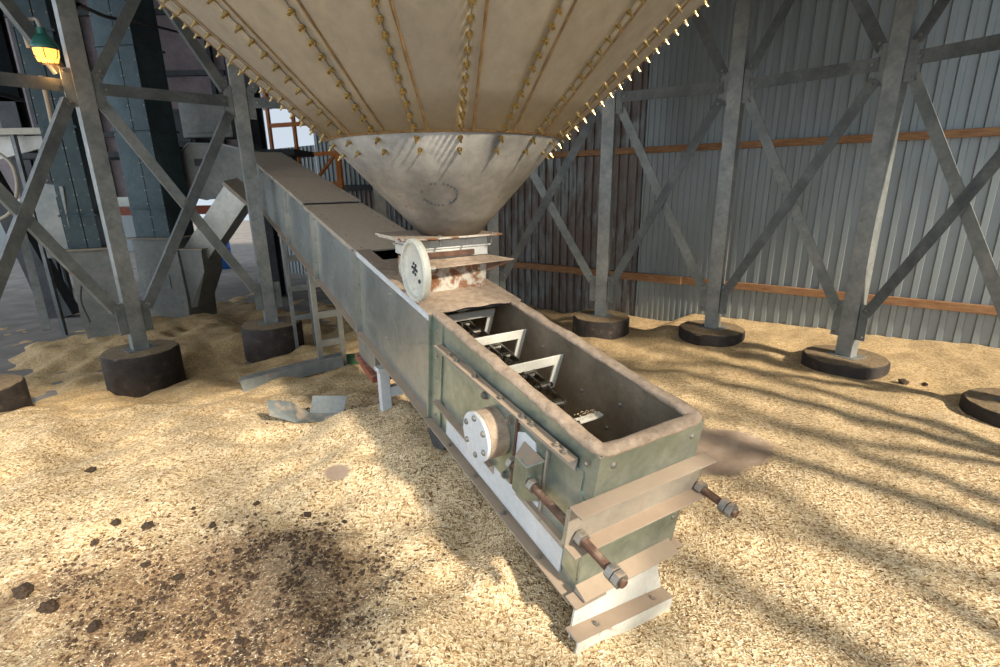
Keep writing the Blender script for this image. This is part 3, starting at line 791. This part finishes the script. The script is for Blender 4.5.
# flights and chain
for k, y in enumerate((.865, 1.225, 1.59, 1.95)):
    z1 = -.09; zb = -.285; x0, x1 = .045, .51; t = .055
    fl = MB()
    outer = [(x0+.03, zb), (x0, z1), (x1, z1), (x1-.035, zb)]; inner = [(x0+.03+t, zb), (x0+.05, z1-.052), (x1-.055, z1-.052), (x1-.035-t*.8, zb)]
    fl.prism([outer[0], outer[1], outer[2], outer[3], inner[3], inner[2], inner[1], inner[0]], 1, y-.006, y+.006)
    f_ = part('flight', fl, 'flight', bevel=.002); f_['label'] = 'white plastic flight frame on the chain'
f_ = part('flight', MB().prism([(.10, -.262), (.10, -.25), (.50, -.25), (.48, -.262)], 1, .485, .525), 'flight', bevel=.002)
for k in range(13):
    y = .42+k*.12; z = -.155-.001*k if k > 2 else -.16-.035*(3-k)**1.3
    lk = MB()
    for s in (-1, 1):
        dx = .022 if k % 2 else .034
        lk.prism([(y-.07, z-.022), (y+.07, z-.022), (y+.078, z), (y+.07, z+.022), (y-.07, z+.022), (y-.078, z)], 0, .285+s*dx-.005, .285+s*dx+.005)
    lk.cyl((.235, y-.06, z), (.335, y-.06, z), .013, 10); lk.cyl((.257, y-.06, z), (.313, y-.06, z), .024, 14)
    part('chain_link', lk, 'chain', bevel=.001)
spk = MB(); ncog = 8; r0, r1 = .13, .175; poly = []
for i in range(ncog):
    a = 2*PI*i/ncog
    poly += [(by-.22+r0*math.cos(a-.25), -.42+r0*math.sin(a-.25)), (by-.22+r1*math.cos(a-.1), -.42+r1*math.sin(a-.1)), (by-.22+r1*math.cos(a+.1), -.42+r1*math.sin(a+.1)), (by-.22+r0*math.cos(a+.25), -.42+r0*math.sin(a+.25))]
spk.prism(poly, 0, .27, .30); part('sprocket', spk, 'chain')
gh = []
mbv = MB()
for k in range(60):
    x, y = random.uniform(.36, .47), random.uniform(.435, .50); s_ = .005
    y += .05; z = -.249+max(0, .02-abs(y-.51)*.3)*random.random()
    mbv.add([(x-s_, y, z), (x, y-s_*.6, z+.002), (x+s_, y, z+.003), (x, y+s_*.6, z)], [(0, 1, 2), (0, 2, 3)])
o = mbv.build('husk_debris', M['flake'], cv); o['kind'] = 'stuff'
for y, z in ((1.10, -.16), (.72, -.25), (.5, -.35), (.44, -.18)): dome((W-T-.004, y, z), (-1, 0, 0), .012)
# main casing
def cas(y0, y1, mat='casing'):
    part('side_panel', B((0, y0, -H), (T, y1-.004, 0)), mat); part('side_panel', B((W-T, y0, -H), (W, y1-.004, 0)), mat)
for a, b in ((LT+.006, 2.86), (2.86, 4.3), (4.3, 5.75), (5.75, 7.5), (7.5, LC)):
    cas(a, b)
    part('casing_joint', B((-.045, b-.02, -H-.02), (T, b+.02, .0)), 'casing', bevel=.001)
    for z in (-.06, -.27, -.5, -.64): dome((-.012, b-.05, z), (-1, 0, 0), .009)
    part('casing_flange', B((-.05, a, -H-.006), (.0, b-.022, -H+.002)), 'dusty')
    part('casing_flange', B((W, a, -H-.006), (W+.05, b-.022, -H+.002)), 'dusty')
    dome((0, (a+b)/2, -.12), (-1, 0, 0), .012); dome((0, (a+b)/2+.1, -.5), (-1, 0, 0), .012)
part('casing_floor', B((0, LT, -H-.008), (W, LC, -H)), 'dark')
# top covers: front deck, gap behind the gate, then lids
deck = MB(); nx_ = 12
vs = []; fs = []
for i in range(nx_+1):
    x = -.035+(W+.07)*i/nx_; bow = .012*math.sin(PI*i/nx_)
    for y in (LT-.01+.03*math.sin(i*1.7)*.3, 1.8, 2.5): vs.append((x, y, .014+bow*(1 if y < 1.6 else 0)))
    for y in (LT-.01+.03*math.sin(i*1.7)*.3, 1.8, 2.5): vs.append((x, y, .004+bow*(1 if y < 1.6 else 0)))
for i in range(nx_):
    o_ = i*6
    fs += [(o_, o_+1, o_+7, o_+6), (o_+1, o_+2, o_+8, o_+7), (o_+3, o_+9, o_+10, o_+4), (o_+4, o_+10, o_+11, o_+5), (o_, o_+6, o_+9, o_+3), (o_+2, o_+5, o_+11, o_+8)]
dk = part('front_deck', deck.add(vs, fs), 'crust'); dk['label'] = 'dust covered sheet deck in front of the gate'
part('deck_lip', B((.0, LT+.02, -.012), (W, LT+.03, .004)), 'dark')  # lip coloured dark to imitate the shaded gap under the deck
for a, b, off in ((2.78, 4.62, .012), (4.66, 6.3, .03), (6.34, LC, .03)):
    part('top_lid', B((-.03, a, off-.012), (W+.03, b, off)).box((-.034, a, off-.04), (-.03, b, off)), 'lid', bevel=.001)
    for i in range(9):
        y = a+.08+(b-a-.16)*i/8
        dome((.03, y, off), (0, 0, 1), .008); dome((W-.03, y, off), (0, 0, 1), .008)
part('lid_edge', B((-.03, 2.5, .002), (.08, 2.8, .014)), 'dusty')
part('top_edge_strip', B((-.034, LT, -.03), (-.028, 2.78, .012)), 'bluewhite')
# foot under the tail end
ft = MB().add([(-.02, -.035, -.68), (.44, -.035, -.69), (.50, -.06, -.90), (-.05, -.06, -.86), (-.02, -.025, -.68), (.44, -.025, -.69), (.50, -.05, -.90), (-.05, -.05, -.86)],
  [(0, 1, 2, 3), (7, 6, 5, 4), (0, 4, 5, 1), (1, 5, 6, 2), (2, 6, 7, 3), (3, 7, 4, 0)])
foot = part('foot_plate', ft, 'white'); foot['label'] = 'white painted foot plate with rust spots'
fa = MB().add([(-.06, -.05, -.835), (.60, -.05, -.905), (.60, -.14, -.885), (-.06, -.14, -.815), (-.06, -.14, -.93), (.60, -.14, -1.0), (.60, -.135, -.885), (-.06, -.135, -.815)],
  [(0, 1, 2, 3)])
t_ = .008
fa = MB().prism([(-.045, 0), (-.125, .012), (-.125, -.135), (-.125+t_, -.135), (-.125+t_, .002), (-.045, -t_)], 0, -.07, .50)
for i, v in enumerate(fa.v): fa.v[i] = (v[0], v[1], v[2]-.80-.075*(v[0]+.07)/.57)
part('foot_angle', fa, 'white', foot, bevel=.001)
part('foot_angle_top', MB().add([(-.07, -.045, -.7985), (.50, -.045, -.8735), (.50, -.126, -.8615), (-.07, -.126, -.7865), (-.07, -.045, -.804), (.50, -.045, -.879), (.50, -.126, -.867), (-.07, -.126, -.792)], [(0, 1, 2, 3), (7, 6, 5, 4), (0, 4, 5, 1), (1, 5, 6, 2), (2, 6, 7, 3), (3, 7, 4, 0)]), 'dusty', foot)
hexbolt((.06, -.09, -.812), (0, 0, 1), .012, .012, foot); hexbolt((.40, -.09, -.857), (0, 0, 1), .012, .012, foot)
# small triangular cleat low on the left, below the joint
part('drain_cleat', MB().prism([(1.43, -.69), (1.18, -.69), (1.22, -.80), (1.36, -.86), (1.43, -.80)], 0, -.02, .01), 'dark')
# discharge box under the casing
bxm = part('under_box', MB().add([(-.03, 2.42, -H), (.46, 2.42, -H), (.46, 2.86, -H), (-.03, 2.86, -H), (-.03, 2.42, -.86), (.46, 2.42, -.86), (.46, 2.84, -.92), (-.03, 2.84, -.92)],
   [(0, 1, 2, 3), (4, 7, 6, 5), (0, 4, 5, 1), (1, 5, 6, 2), (2, 6, 7, 3), (3, 7, 4, 0)]), 'casing')
part('box_rim', B((-.06, 2.41, -.95), (.49, 2.87, -.90)), 'red', bxm)

# drive head housing at the upper end, and chute down to the elevator
inv = CM4.inverted()
pts = [(-6.05, 2.33), (-5.45, 2.76), (-4.88, 2.74), (-4.40, 2.62), (-4.45, 2.02), (-5.30, 1.80), (-5.87, 1.95)]
hd = MB().prism([(x, z) for x, z in pts], 1, 9.72, 10.5)
hd.v = [tuple(inv @ Vector(v)) for v in hd.v]
hh = part('head_housing', hd, 'lift_l', bevel=.004); hh['label'] = 'angular grey drive head at the upper end'
rb = MB()
for i in range(len(pts)):
    a_, b_ = pts[i], pts[(i+1) % len(pts)]
    rb.bar((a_[0], 9.71, a_[1]), (b_[0], 9.71, b_[1]), [(-.015, -.02), (.015, -.02), (.015, .02), (-.015, .02)], up=(0, 1, 0))
rb.v = [tuple(inv @ Vector(v)) for v in rb.v]
part('housing_rim', rb, 'frame', hh)
npl = MB().box((-5.40, 9.69, 2.38), (-5.12, 9.72, 2.50)); npl.v = [tuple(inv @ Vector(v)) for v in npl.v]
part('name_plate', npl, 'dark', hh)

# ------------------------------------------------------------------ slide gate
def wl(x, y, z): return CM4 @ Vector((x, y, z))
gc = wl(.285, 1.93, .0); gc.z = 0
gate = empty('slide_gate', (gc.x, gc.y, 1.30), R(31.05))
tag(gate, 'rusty white painted slide gate between the hopper spout and the conveyor', 'gate valve')
gz0 = 1.30
def gp(name, mb, mat, parent=gate, **kw): return mb.build(name, M[mat], parent, **kw)
gp('flange', B((-.34, -.30, .385), (.30, .28, .397)), 'gatewhite', bevel=.002)
gp('flange', B((-.33, -.20, .372), (.20, .26, .383)), 'gatewhite', bevel=.002)
gp('collar', B((-.225, -.205, .26), (.245, .23, .372)).box((-.24, -.215, .318), (.265, .24, .328)), 'white', bevel=.003)
hood = MB().add([(-.23, -.21, .258), (.24, -.21, .258), (.40, -.28, .225), (-.215, -.34, .228), (-.23, -.21, .250), (.24, -.21, .250), (.40, -.28, .217), (-.215, -.34, .22)],
   [(0, 1, 2, 3), (7, 6, 5, 4), (0, 4, 5, 1), (1, 5, 6, 2), (2, 6, 7, 3), (3, 7, 4, 0)])
h_ = gp('hood_plate', hood, 'crust', bevel=.001); h_['label'] = 'dusty rust edged plate jutting out over the gate box'
gp('hood_gusset', MB().add([(.23, -.21, .25), (.38, -.28, .215), (.23, -.21, .15), (.24, -.21, .25), (.39, -.275, .215), (.24, -.21, .15)], [(0, 1, 2), (5, 4, 3), (0, 3, 4, 1), (1, 4, 5, 2), (2, 5, 3, 0)]), 'rod')
body = MB().add([(-.22, -.20, .25), (.25, -.20, .25), (.25, .20, .25), (-.22, .20, .25), (-.225, -.19, .0), (.22, -.19, .0), (.22, .2, .0), (-.225, .2, .0)],
   [(0, 1, 2, 3), (4, 7, 6, 5), (0, 4, 5, 1), (1, 5, 6, 2), (2, 6, 7, 3), (3, 7, 4, 0)])
gp('gate_box', body, 'gatewhite', bevel=.003)
gp('slot_rail', B((-.20, -.222, .268), (.14, -.206, .302)), 'rod', bevel=.004)
for x, y in ((-.30, -.26), (-.12, -.27), (.06, -.27), (.24, -.26)):
    mb = MB().cyl((x, y, .372), (x, y, .405), .011, 6).cyl((x, y, .34), (x, y, .372), .006, 8); gp('flange_bolt', mb, 'nut')
# wheel
wc = wl(-.04, 1.60, .215)
whl = empty('hand_wheel', wc, R(31.05)); whl.rotation_euler = (0, 0, R(31.05))
tag(whl, 'pale dished round wheel disc on the left side of the slide gate', 'wheel')
q = Matrix.Rotation(R(-90), 4, 'Y')
dsc = MB().lathe([(.0005, .0), (.05, .004), (.055, .0), (.13, -.004), (.150, .006), (.158, .022), (.172, .024), (.182, .016), (.184, -.004), (.178, -.02), (.15, -.024), (.02, -.02), (.0005, -.02)], 56, q)
gpw = dsc.build('wheel_disc', M['wheel'], whl, smooth=True)
hb = MB()
for k in range(6):
    a = R(60*k+15); p = Vector((0, .032*math.cos(a), .032*math.sin(a)+.01)); hb.cyl(p+Vector((-.003, 0, 0)), p+Vector((-.009, 0, 0)), .0085, 8)
hb.build('hub_bolt', M['dark'], whl)
MB().cyl((-.001, 0, .01), (-.008, 0, .01), .015, 16).build('hub', M['dark'], whl)
MB().cyl((-.0005, -.055, -.055), (-.006, -.055, -.055), .012, 10).build('dent_hole', M['dark'], whl)
MB().cyl((.02, 0, 0), (.12, 0, 0), .02, 12).build('axle', M['nut'], whl)

# ------------------------------------------------------------------ supports beneath
def legframe(y, xs, zt, label, mat='frame', rungs=(), w=.045, spread=0.):
    """upright frame standing beneath the casing at distance y up the conveyor"""
    c = wl(.28, y, -H-(.06 if y < 2.5 else .03)); zc = c.z
    g = gz(c.x, c.y)
    e = empty('support_frame', (c.x, c.y, g-.05), R(31.05)); tag(e, label, 'support frame', 'frames holding up the conveyor')
    hgt = zc-g+.05
    for s, x in ((-1, xs[0]), (1, xs[1])):
        MB().bar((x+s*spread, 0, 0), (x, 0, hgt), [(-w/2, -w/2), (w/2, -w/2), (w/2, w/2), (-w/2, w/2)], up=(0, 1, 0)).build('upright', M[mat], e, bevel=.003)
    for f in rungs:
        MB().box((xs[0], -w*.4, hgt*f-.04), (xs[1], w*.4, hgt*f+.04)).build('rung', M[mat], e, bevel=.003)
    MB().box((min(xs)-.05, -.05, hgt-.03), (max(xs)+.05, .05, hgt+.005)).build('cap_bar', M[mat], e, bevel=.003)
legframe(2.28, (-.30, .24), 0, 'grey steel trestle half buried in grain under the middle of the conveyor', 'bluewhite', (.55,), .075)
legframe(4.65, (-.29, -.03), 0, 'tall narrow ladder-like support frame under the conveyor, nearer one', 'casing', (.3, .58, .88), .055)
legframe(6.4, (-.27, .0), 0, 'ladder-like support frame behind the post standing before the conveyor', 'frame', (.3, .55, .8), .05)

# channel lying on the grain
a = Vector((-2.85, 5.3, 0)); b = Vector((-1.85, 5.72, 0)); a.z = gz(a.x, a.y)+.05; b.z = gz(b.x, b.y)+.07
mb = MB().bar(Vector((0, 0, 0)), b-a, [(.06, -.07), (-.10, -.07), (-.10, -.062), (.052, -.062), (.052, .062), (-.10, .062), (-.10, .07), (.06, .07)])
o = mb.build('steel_channel', M['frame'], bevel=.002); o.location = a; tag(o, 'loose grey steel channel lying on the grain left of the conveyor', 'steel channel')
o2 = MB().cyl((-.0, 0, .05), (-.02, -.02, .06), .02, 8).build('end_bolt', M['nut'], o)
gb = MB().box((-.09, -.07, 0), (.09, .07, .11)).box((-.10, -.08, .11), (.10, .08, .125)).build('green_box', M['green'], bevel=.006); gb.location = (-1.78, 5.90, gz(-1.78, 5.9)-.02); gb.rotation_euler = (0, 0, .5)
tag(gb, 'small dark green box behind the end of the loose channel', 'box')
# bent scrap sheet
sx, sy = -1.62, 3.72; z0 = gz(sx, sy)+.02
sh = MB().add([(0, 0, 0), (.33, .02, .02), (.34, .12, .03), (.05, .14, .02), (-.20, -.02, .07), (-.25, .06, .17), (-.09, .12, .13), (.37, .15, .17), (.08, .17, .16)],
   [(0, 1, 2, 3), (0, 3, 6), (0, 6, 5, 4), (3, 2, 7, 8)])
o = sh.build('scrap_sheet', M['frame'], fix=False); o.location = (sx, sy, z0); o.rotation_euler = (0, 0, -.05)
sd_ = o.modifiers.new('s', 'SOLIDIFY'); sd_.thickness = .004
tag(o, 'bent piece of galvanised sheet metal lying open on the grain', 'scrap metal')

# ------------------------------------------------------------------ bucket elevators at the left
def elevator(c, rz, w, d, ztop, zfl, label, mats=('lift', 'lift_l'), two=True, hopper=False):
    e = empty('bucket_elevator', (c[0], c[1], FZ), rz); tag(e, label, 'bucket elevator', 'bucket elevators left of the conveyor')
    zf = zfl-FZ; zt = ztop-FZ
    bt = MB().prism([(-w/2, 0), (w/2, 0), (w/2+.03, .5), (w/2, zf), (-w/2, zf), (-w/2-.03, .5)], 1, -d/2, d/2).build('boot', M[mats[1]], e, bevel=.004)
    MB().box((-w/2-.07, -d/2-.07, zf), (w/2+.07, d/2+.07, zf+.02)).build('boot_flange', M['dusty'], e)
    MB().box((w*.1, -d/2-.012, zf*.45), (w*.22, -d/2, zf*.6)).build('inspection_plate', M['frame'], bt)
    legs = ((-.38*w/.85, .0), (.01, .30*w/.85)) if two else ((-w/2, w/2),)
    for x0, x1 in legs:
        l = MB().box((x0, -d/2+.06, zf+.02), (x1, d/2-.06, zt)).build('leg_casing', M[mats[0]], e, bevel=.004)
        for z in np.arange(zf+.5, zt, 1.25): MB().box((x0-.03, -d/2+.03, z), (x1+.03, d/2-.03, z+.03)).build('casing_band', M[mats[0]], l)
        mb = MB()
        for x in (x0+.015, x1-.015):
            for z in np.arange(zf+.15, min(zt, 6), .22): mb.cyl((x, -d/2+.06, z), (x, -d/2+.05, z), .012, 6)
        o = mb.build('rivet_row', M['nut'], l)
    return e
e1 = elevator((-5.90, 9.35), R(-10), .85, .7, 7.1, 1.17, 'blue grey bucket elevator nearer the conveyor, fed by the chute', ('lift', 'lift_l'))
e2 = elevator((-6.42, 8.2), R(28), .5, .62, 7.1, 1.12, 'blue grey bucket elevator left of the lamp post', ('lift', 'lift_l'))
e3 = empty('overhead_duct', (-9.0, 9.6, 3.55), R(15)); tag(e3, 'dark blue casing hanging at the top left corner behind the lamp', 'duct')
MB().box((-1.3, -.4, .0), (.55, .4, 3.65)).build('duct_casing', M['lift'], e3, bevel=.01)
MB().box((-1.34, -.44, .0), (.59, .44, .06)).build('duct_flange', M['dark'], e3)
MB().box((-.5, -.43, .06), (-.42, -.4, 3.6)).build('stiffener', M['dark'], e3)
o = MB().prism([(-.28, 0), (.28, 0), (.1, 2.9), (-.1, 2.9)], 1, -.12, .12).build('tapered_strut', M['dark']); o.location = (-8.6, 9.9, FZ); o.rotation_euler = (0, R(-14), 0)
tag(o, 'dark tapering strut far left between the bracing', 'strut')
# hall wall beyond, low and pale
o = MB().box((-30, 21, FZ), (-13.5, 21.2, 1.9)).build('wall_front', M['corr']); tag(o, kind='structure')
# boot hopper beside elevator 1
hb_ = MB().add([(.43, -.30, 1.38), (.86, -.30, 1.38), (.86, .20, 1.38), (.43, .20, 1.38), (.43, -.28, .35), (.52, -.22, .35), (.52, .15, .35), (.43, .2, .35), (.84, -.29, 1.0), (.84, .19, 1.0)],
   [(0, 1, 2, 3), (0, 4, 5, 8, 1), (1, 8, 9, 2), (8, 5, 6, 9), (3, 2, 9, 6, 7), (0, 3, 7, 4), (4, 7, 6, 5)]).build('inlet_hopper', M['lift_l'], e1, bevel=.003)
MB().box((.40, -.33, 1.38), (.90, .23, 1.40)).build('hopper_flange', M['dusty'], hb_)
# chute from drive head to inlet hopper
p1 = at(241, 193, 8.95); p0 = at(199, 256, 9.25)
cht = MB().bar(Vector((0, 0, 0)), p0-p1, [(-.215, -.17), (.215, -.17), (.215, .17), (-.215, .17)], up=(0, 1, 0)).build('transfer_chute', M['casing'], bevel=.006); cht.location = p1
tag(cht, 'square grey chute sloping from the drive head down to the elevator', 'chute')
MB().bar(Vector((0, 0, 0)), (p1-p0)*.04, [(-.25, -.2), (.25, -.2), (.25, .2), (-.25, .2)], up=(0, 1, 0)).build('chute_flange', M['dusty'], cht)
pf = MB().box((-7.4, 9.5, 1.55), (-3.4, 9.62, 1.70)).build('support_beam', M['red']); tag(pf, 'rusty level beam behind the chute and elevators', 'beam')

# ------------------------------------------------------------------ far machinery hall on the left
def proj_pt(px, py, Y): return at(px, py, Y)
bk = MB().box((-22, 14.2, 1.8), (-6.75, 14.4, 7.2)).build('wall_left', M['wallpanel']); tag(bk, kind='structure')
gird = MB()
for z in (3.35, 4.75, 6.1): gird.box((-22, 14.1, z-.06), (-6.75, 14.2, z+.06))
o = gird.build('trim_6', M['dark']); tag(o, kind='structure')
gird = MB()
for x in np.arange(-21, -6.8, 1.55): gird.box((x-.05, 14.08, 1.8), (x+.05, 14.2, 7.2))
o = gird.build('trim_7', M['dark']); tag(o, kind='structure')
cols = [(-8.05, 12.2), (-10.9, 12.6), (-5.15, 11.6)]
for (x, y), lab in zip(cols, ('dark column between the elevators and the daylight opening', 'dark column behind the leftmost elevators', 'dark column just behind the chute')):
    o = MB().prism([(-.22, -.14), (.22, -.14), (.22, -.11), (.02, -.11), (.02, .11), (.22, .11), (.22, .14), (-.22, .14), (-.22, .11), (-.02, .11), (-.02, -.11), (-.22, -.11)], 2, 0, 7.5).build('steel_column', M['dark']); o.location = (x, y, FZ)
    tag(o, lab, 'column', 'dark columns of the hall')
# duct boxes high behind the conveyor
for p, s_, mt, lab in ((at(212, 118, 10.8), (.95, .5, .75), 'lift_l', 'grey machine cabinet above the drive head'), (at(165, 130, 11.2), (1.5, .6, .7), 'dark', 'dark ducting box left of the grey cabinet')):
    o = MB().box((-s_[0]/2, -s_[1]/2, -s_[2]/2), (s_[0]/2, s_[1]/2, s_[2]/2)).box((-s_[0]/2-.03, -s_[1]/2-.03, s_[2]/2-.06), (s_[0]/2+.03, s_[1]/2+.03, s_[2]/2)).build('machine_cabinet', M[mt], bevel=.01)
    MB().box((-s_[0]/2+.08, -s_[1]/2-.02, -s_[2]/2+.08), (s_[0]/2-.08, -s_[1]/2, s_[2]/2-.12)).build('door_panel', M[mt], o, bevel=.005)
    o.location = p; tag(o, lab, 'cabinet')
# beam the cabinets stand on
o = MB().box((-9.5, 10.5, 0), (-3.9, 11.6, .10)).build('platform', M['dark']); o.location = (0, 0, at(200, 134, 10.8).z-.42); tag(o, 'dark steel platform carrying the cabinets above the drive head', 'platform')
for x in (-9.3, -4.1):
    MB().cyl((x, 11., -(o.location.z-FZ)), (x, 11., 0), .05, 8).build('platform_leg', M['dark'], o)
# walkway at the far left with white bracket work
z_ = at(30, 132, 8.6).z
o = MB().box((-10.6, 8.5, -.04), (-7.0, 8.62, .05)).build('walkway_beam', M['cable']); o.location = (0, 0, z_); tag(o, 'pale horizontal walkway beam at the left edge', 'beam')
for x in (-8.8, -7.5):
    MB().box((x-.03, 8.53, -z_+FZ), (x+.03, 8.59, -.04)).build('beam_post', M['frame_d'], o)
o2 = MB().prism([(-8.9, -.05), (-7.1, -.05), (-7.1, -.2), (-8.2, -.45), (-8.9, -.5)], 1, 8.7, 8.74).build('bracket_plate', M['white'], o)
# drum shaped guard and conduit near the lamp
ld = MB()
# leaning grey strut and dark panel at far left
o = MB().bar(Vector((0, 0, 0)), at(47, 330, 7.4)-at(20, 225, 7.8), [(-.05, -.05), (.05, -.05), (.05, .05), (-.05, .05)]).build('leaning_strut', M['frame']); o.location = at(20, 225, 7.8); tag(o, 'thin grey strut leaning at the far left behind the bracing', 'strut')
o = MB().prism([(-.25, -.55), (.16, -.55), (.25, .5), (-.25, .6)], 1, -.1, .1).build('control_cabinet', M['lift_l'], bevel=.01); o.location = at(60, 221, 8.0); tag(o, 'grey control cabinet hanging left of the lamp post elevator', 'cabinet')
MB().box((-.18, -.115, -.4), (.12, -.1, .35)).build('door_panel', M['lift_l'], o)
# orange caged ladder by the daylight opening
p = at(306, 150, 12.4)
lad = empty('caged_ladder', (p.x, p.y, FZ), R(-20)); tag(lad, 'orange steel ladder with hoop cage behind the hopper', 'ladder')
for x in (-.75, .75 - .0):
    pass
for x in (-.95, -.25):
    MB().box((x-.035, -.03, 1.6), (x+.035, .03, 7)).build('rail', M['orange'], lad)
for x in (.85,):
    MB().box((x-.06, -.04, 1.2), (x+.06, .04, 4.1)).build('rail', M['orange'], lad)
for z in (2.45, 3.1, 3.75):
    MB().box((-.95, -.025, z-.045), (.85, .025, z+.045)).build('rung', M['orange'], lad)
for z in (3.05, 4.2):
    mb = MB(); pts = [(-.6+.55*math.cos(R(a)), -.7*abs(math.sin(R(a)))-.0, z) for a in range(180, 361, 15)]
    for a, b in zip(pts[:-1], pts[1:]): mb.cyl(a, b, .03, 8)
    mb.build('cage_hoop', M['orange'], lad)
MB().bar((.1, 0, 2.45), (.8, 0, 3.1), [(-.03, -.03), (.03, -.03), (.03, .03), (-.03, .03)], up=(0, 1, 0)).build('cross_bar', M['orange'], lad)
# blue barrel outside
p = at(223, 268, 16.); o = MB().lathe([(.0005, 0), (.29, 0), (.30, .05), (.30, .28), (.315, .3), (.30, .32), (.30, .6), (.315, .62), (.30, .64), (.29, .88), (.0005, .88)], 24).build('plastic_barrel', M['blue'], smooth=True)
g_ = at(223, 280, 16.); o.location = (p.x, p.y, FZ); tag(o, 'blue plastic barrel standing in daylight beyond the chute', 'barrel')
# lamp
lp = at(46, 52, 5.9)
lamp = empty('bulkhead_lamp', lp); tag(lamp, 'glowing caged lamp with green cap hanging by the left post', 'lamp')
MB().lathe([(.0005, -.10), (.085, -.09), (.105, -.03), (.108, .03)], 24).build('glass', M['glow'], lamp, smooth=True)
MB().lathe([(.112, .02), (.118, .05), (.10, .09), (.07, .14), (.045, .16), (.04, .22), (.0005, .22)], 24).build('lamp_cap', M['lampgreen'], lamp, smooth=True)
mb = MB()
for k in range(6):
    a = 2*PI*k/6; c_, s_ = math.cos(a), math.sin(a); mb.cyl((0, 0, -.118), (.05*c_, .05*s_, -.115), .004, 6); mb.cyl((.118*c_, .118*s_, .03), (.112*c_, .112*s_, -.04), .004, 6); mb.cyl((.112*c_, .112*s_, -.04), (.05*c_, .05*s_, -.115), .004, 6)
mb.build('wire_cage', M['dark'], lamp)
mb = MB(); pts = [(0, 0, .22), (-.02, 0, .30), (-.10, 0, .30), (-.20, .02, .18), (-.2, .04, .05)]
for a, b in zip(pts[:-1], pts[1:]): mb.cyl(a, b, .016, 8)
mb.build('bracket_arm', M['cable'], lamp)
# conduits below the lamp and cables above
def cable(name, pts, r, label, mat, cat='cable'):
    P_ = [Vector(p) for p in pts]; o_ = P_[0].copy(); Q = []
    P_ = [2*P_[0]-P_[1]]+P_+[2*P_[-1]-P_[-2]]
    for i in range(1, len(P_)-2):
        a, b, c, d = P_[i-1:i+3]
        for k in range(8):
            t = k/8; Q.append(.5*(2*b+(c-a)*t+(2*a-5*b+4*c-d)*t*t+(3*b-a-3*c+d)*t**3))
    Q.append(P_[-2]); vs = []; fs = []; n = 8
    for i, q in enumerate(Q):
        d = (Q[min(i+1, len(Q)-1)]-Q[max(i-1, 0)]).normalized(); sx_ = d.cross(Vector((.3, 1, .2))).normalized(); sy_ = d.cross(sx_)
        vs += [q-o_+(sx_*math.cos(2*PI*j/n)+sy_*math.sin(2*PI*j/n))*r for j in range(n)]
    for i in range(len(Q)-1): fs += [(i*n+j, i*n+(j+1) % n, (i+1)*n+(j+1) % n, (i+1)*n+j) for j in range(n)]
    o = MB().add(vs, fs).build(name, M[mat], smooth=True); o.location = o_
    tag(o, label, cat); return o
cable('conduit', [at(41, 76, 6.4), at(47, 100, 6.4), at(54, 132, 6.4)], .022, 'pale conduit running down below the lamp', 'cable', 'conduit')
cable('cable_loop', [at(-6, 150, 7.), at(12, 165, 7.), at(17, 190, 7.), at(10, 212, 7.), at(-6, 222, 7.)], .02, 'pale hanging cable loop at the left edge', 'cable')
cable('overhead_cable', [at(78, 4, 6.), at(95, 12, 6.5), at(112, 18, 7.), at(150, 25, 9.), at(200, 38, 11.)], .02, 'black cable sagging between the lamp post and the hopper', 'dark')
cable('power_cable', [at(83, 275, 7.4), at(81, 300, 7.3), at(90, 322, 7.1)], .012, 'thin black cable dropping to the ground by the elevator boot', 'dark')

# ------------------------------------------------------------------ light
w = bpy.data.worlds.new('world'); sc.world = w; w.use_nodes = True
bg = w.node_tree.nodes['Background']; nt = w.node_tree
tc = N(nt, 'ShaderNodeTexCoord'); vm = N(nt, 'ShaderNodeVectorMath', operation='DOT_PRODUCT'); L(nt, tc.outputs['Generated'], vm.inputs[0]); vm.inputs[1].default_value = (-.80, -.58, .12)
L(nt, ramp(nt, math_(nt, 'ADD', math_(nt, 'MULTIPLY', vm.outputs['Value'], .5), .5), [(.1, (.45, .52, .60)), (.6, (.75, .85, .95)), (.95, (2.0, 2.2, 2.4))]), bg.inputs[0]); bg.inputs[1].default_value = .86
sun = bpy.data.lights.new('sun', 'SUN'); sun.energy = 6.0; sun.angle = R(4.2); sun.color = (1, .88, .70)
so_ = bpy.data.objects.new('sun', sun); C.objects.link(so_)
el = R(33); az = Vector((-.66, .75, 0)).normalized(); dv = Vector((az.x*math.cos(el), az.y*math.cos(el), -math.sin(el)))
so_.rotation_euler = dv.to_track_quat('-Z', 'Y').to_euler()
pl_ = bpy.data.lights.new('lamp_bulb', 'POINT'); pl_.energy = 8; pl_.color = (1, .5, .15); pl_.shadow_soft_size = .08
po = bpy.data.objects.new('lamp_bulb', pl_); C.objects.link(po); po.location = (0, 0, -.2); po.parent = lamp
vs_ = sc.view_settings; sc.display_settings.display_device = 'sRGB'
vs_.view_transform = 'Standard'; vs_.look = 'None'; vs_.exposure = .25; vs_.gamma = 1; vs_.use_curve_mapping = False
